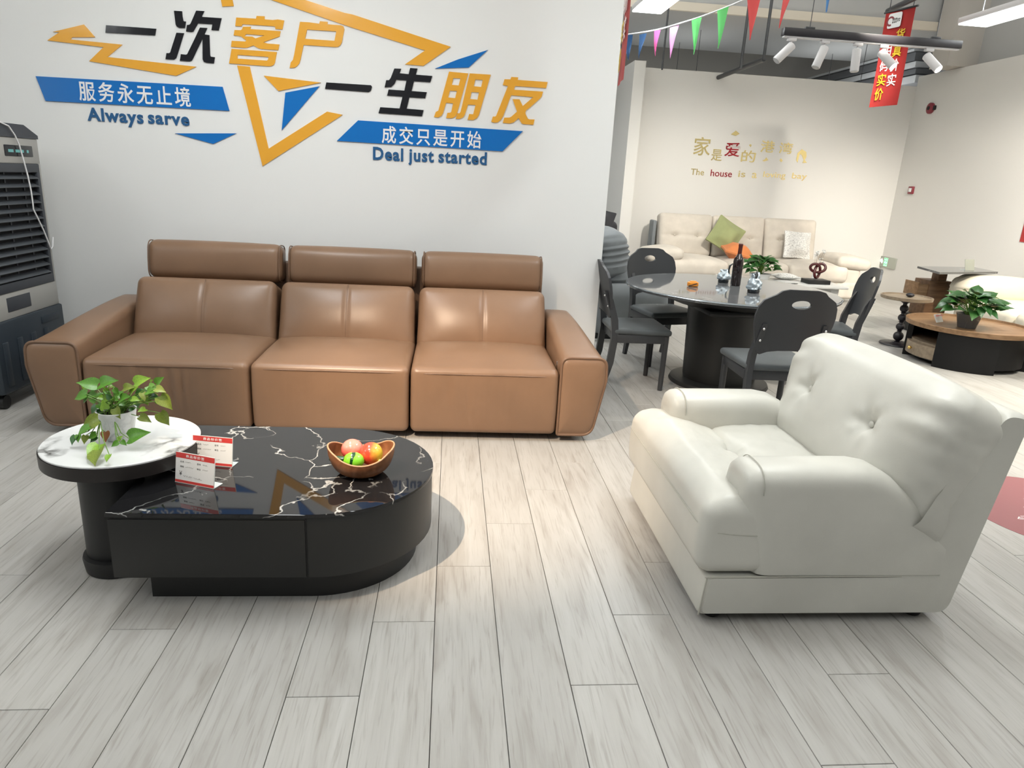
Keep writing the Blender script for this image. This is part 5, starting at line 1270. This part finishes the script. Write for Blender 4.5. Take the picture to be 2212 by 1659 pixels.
# ================================================================== BANNERS
def banner(label, p_bl, p_br, zb, zt, cols, logo, flip=False):
    """hanging cloth between two plan points, characters in vertical columns"""
    p0, p1 = Vector((*p_bl, 0)), Vector((*p_br, 0)); wd = (p1 - p0).length; hh = zt - zb; c = (p0 + p1) / 2; ang = math.atan2(p1.y - p0.y, p1.x - p0.x)
    t = thing('hanging_banner', label, 'banner', (c.x, c.y, zb), ang, 'red hanging banners')
    b = B(); rows = [[(-wd / 2 + wd * j / 6, .004 * math.sin(j * 1.1 + i * .4), hh * i / 12) for j in range(7)] for i in range(13)]
    R = b.grid(rows); bmesh.ops.solidify(b.bm, geom=b.bm.faces[:], thickness=.003); b.to('cloth', 'banner_red', t, smooth=60)
    b = B(); b.cyl((-wd / 2 - .02, 0, hh + .008), (wd / 2 + .02, 0, hh + .008), .009, n=10); b.to('rod', 'steel_dark', t)
    for x in (-wd / 2 + .03, wd / 2 - .03):
        b = B(); b.cyl((x, 0, hh + .016), (x, 0, CEIL - zb), .004, n=6); b.to('hanging_wire', 'steel_dark', t)
    m0 = basis((1, 0, 0), (0, 0, 1), (0, -.0085, 0))
    for (u, v0, dv, sz, txt, mats) in cols:
        for k, ch in enumerate(txt):
            me = fit(text_mesh('printed_character', ch, .1, .0006, .012), wd * sz, hh * dv * .86)
            place('printed_character', me, mats[k], m0 @ Matrix.Translation((wd * u, hh * (v0 - dv * k), 0)), t)
    if logo:
        me = curve_mesh('logo_patch', [round_poly([(-wd * .36, hh * .83), (wd * .10, hh * .83), (wd * .10, hh * .985), (-wd * .36, hh * .985)], .02, 4)], .0006); lp = place('logo_patch', me, 'sign_white', m0, t)
        me = curve_mesh('logo_mark', [[(-wd * .27 + .042 * math.cos(a_), hh * .905 + .042 * math.sin(a_)) for a_ in [.5 + 4.6 * k / 16 for k in range(17)]] + [(-wd * .27 + .026 * math.cos(a_), hh * .905 + .026 * math.sin(a_)) for a_ in [5.1 - 4.6 * k / 16 for k in range(17)]]], .0003); place('logo_mark', me, 'alarm_red', m0 @ Matrix.Translation((0, 0, .0012)), lp)
        bars = []
        for k in range(5):
            x_ = -wd * .20 + k * wd * .055; h_ = .020 if k < 3 else .013
            bars.append([(x_, hh * .905 - h_), (x_ + wd * .036, hh * .905 - h_), (x_ + wd * .036, hh * .905 + h_), (x_, hh * .905 + h_)])
            bars.append([(x_ + wd * .010, hh * .905 - h_ * .5), (x_ + wd * .026, hh * .905 - h_ * .5), (x_ + wd * .026, hh * .905 + h_ * .3), (x_ + wd * .010, hh * .905 + h_ * .3)])
        place('logo_text', curve_mesh('logo_text', bars, .0003), 'ink', m0 @ Matrix.Translation((0, 0, .0012)), lp)
    return t
Yb = 6.75
a = aty(1877, 232, Yb); c = aty(1938, 225, Yb - .30)
top = aty(1917, 30, Yb)
Y_, W_ = 'yellow_print', 'white_print'
banner('red hanging banner with yellow and white vertical characters behind the track spotlights', (a.x, a.y), (c.x, c.y), a.z, top.z, [(.16, .74, .155, .30, '货真价实', (Y_, Y_, W_, W_)), (-.20, .60, .155, .30, '明码实价', (W_, W_, Y_, Y_))], True)
a = aty(1334, 187, 4.30); c = aty(1345, 184, 4.02)
banner('narrow red banner seen edge-on at the end of the white slogan wall', (a.x, a.y), (c.x, c.y), 2.0, 2.9, [(.18, .78, .16, .34, '货真价实', (Y_, Y_, W_, W_)), (-.20, .62, .16, .34, '明码实价', (W_, W_, Y_, Y_))], False)

# ================================================================== PENNANT STRING
ps = thing('bunting_string', 'white string carrying the coloured pennants across the ceiling', 'string', aty(1470, 50, 6.3))
ctl = [((1250, 88), 8.2), ((1352, 75), 7.2), ((1420, 64), 6.8), ((1470, 50), 6.3), ((1515, 36), 5.9), ((1568, 16), 5.5), ((1625, -8), 5.1), ((1700, -38), 4.8), ((1800, -80), 4.5), ((1930, -140), 4.2)]
W3 = [aty(*p, y) for p, y in ctl]
def cat(pts, t):
    t = max(0, min(len(pts) - 1.0001, t)); i = int(t); f = t - i; p = [pts[max(0, min(len(pts) - 1, i + k))] for k in (-1, 0, 1, 2)]
    return .5 * ((2 * p[1]) + (p[2] - p[0]) * f + (2 * p[0] - 5 * p[1] + 4 * p[2] - p[3]) * f * f + (3 * p[1] - p[0] - 3 * p[2] + p[3]) * f ** 3)
b = B(); b.tube([cat(W3, k * .2) for k in range(46)], .006, 6); b.to('string', 'cord_white', ps, True, 60)
flags = [((1343, 77), (1367, 75), (1358, 131), 7.15, 'flag_blue', 'dark blue pennant nearest the edge-on banner'), ((1381, 74), (1397, 71), (1380, 127), 6.95, 'flag_blue', 'dark blue pennant beside the pink pennants'),
         ((1413, 66), (1427, 64), (1415, 121), 6.75, 'flag_pink', 'deep pink pennant next to the dark blue ones'), ((1447, 60), (1467, 54), (1447, 126), 6.4, 'flag_lilac', 'pale pink pennant left of the green ones'),
         ((1494, 45), (1516, 37), (1498, 118), 5.95, 'flag_green', 'green pennant next to the pale pink one'), ((1549, 24), (1574, 15), (1551, 106), 5.5, 'flag_green', 'green pennant next to the red one'),
         ((1614, 0), (1645, -14), (1620, 88), 5.1, 'flag_red', 'large red pennant right of the green ones'), ((1696, -30), (1722, -42), (1683, 62), 4.75, 'flag_red', 'slanting red pennant above the track light'),
         ((1790, -75), (1822, -92), (1785, 26), 4.45, 'flag_sky', 'blue pennant tip hanging at the top edge')]
for k, (a, c, d, y, mt_, lb) in enumerate(flags):
    pa, pc_, pd = aty(*a, y + .03), aty(*c, y - .05), aty(*d, y)
    b = B(); rows = []
    for i in range(8):
        t = i / 7; l_, r_ = pa.lerp(pd, t), pc_.lerp(pd, t * .985); bow = .012 * math.sin(t * 5 + k)
        rows.append([l_.lerp(r_, j / 4) + Vector((bow * .5, bow + .008 * math.sin(j * 1.6 + k), 0)) for j in range(5)])
    b.grid(rows); bmesh.ops.solidify(b.bm, geom=b.bm.faces[:], thickness=.0012)
    o = b.to('pennant', mt_, smooth=60, loc=pa); tag(o, lb, 'pennant', 'coloured pennants on the string')

# ================================================================== PIPES AND DUCTS
def pipe(label, pts, r, mat='steel_dark', name='hanger_rod'):
    b = B(); b.tube(pts, r, 10); o = b.to(name, mat, smooth=60, loc=pts[0]); tag(o, label, 'pipe'); return o
A_, B_ = aty(1440, 60, 9.3), aty(1430, 151, 9.3)
pipe('thin grey hanger rod left of the pale pink pennant', [Vector((A_.x, 9.3, CEIL)), B_], .012)
for x, y0, y1, Y, lb in ((1612, 55, 148, 9.0, 'dark hanger rod behind the red pennant'), (1661, 40, 130, 9.0, 'dark hanger rod right of the red pennant')):
    P0, P1 = aty(x, y0, Y), aty(x - (y1 - y0) * .13, y1, Y); pipe(lb, [Vector((P0.x, Y, CEIL)), Vector((P1.x, Y, P1.z))], .018)
p0, p1 = aty(1575, 158, 10.1), aty(1650, 128, 9.0); pipe('slanting dark pipe below the hanger rods', [p1, p0, p0 + (p0 - p1) * .6], .03, name='service_pipe')
p0, p1 = aty(1918, 24, 6.9), aty(1995, -14, 6.2)
pipe('grey banner rail tube above the red banner', [p0, p1], .025, name='rail_tube')
for k, (ya, yb, mt_, lb) in enumerate(((84, 106, 'duct_white', 'uppermost white duct'), (109, 127, 'duct_grey', 'upper dark grey duct'), (129, 142, 'duct_white', 'middle white duct'), (145, 156, 'duct_grey', 'lower dark grey duct'), (159, 176, 'duct_white', 'lowest white duct'))):
    p0, p1 = atx(1988, ya, 7.0), atx(1988, yb, 7.0)
    b = B(); b.bx((7.0, p0.y + .1, p1.z), (7.35, 15.5, min(p0.z, 3.69)), .01); o = b.to('air_duct', mt_, loc=(7.17, p0.y + .1, p1.z)); tag(o, lb + ' above the far partition behind the banner', 'duct')
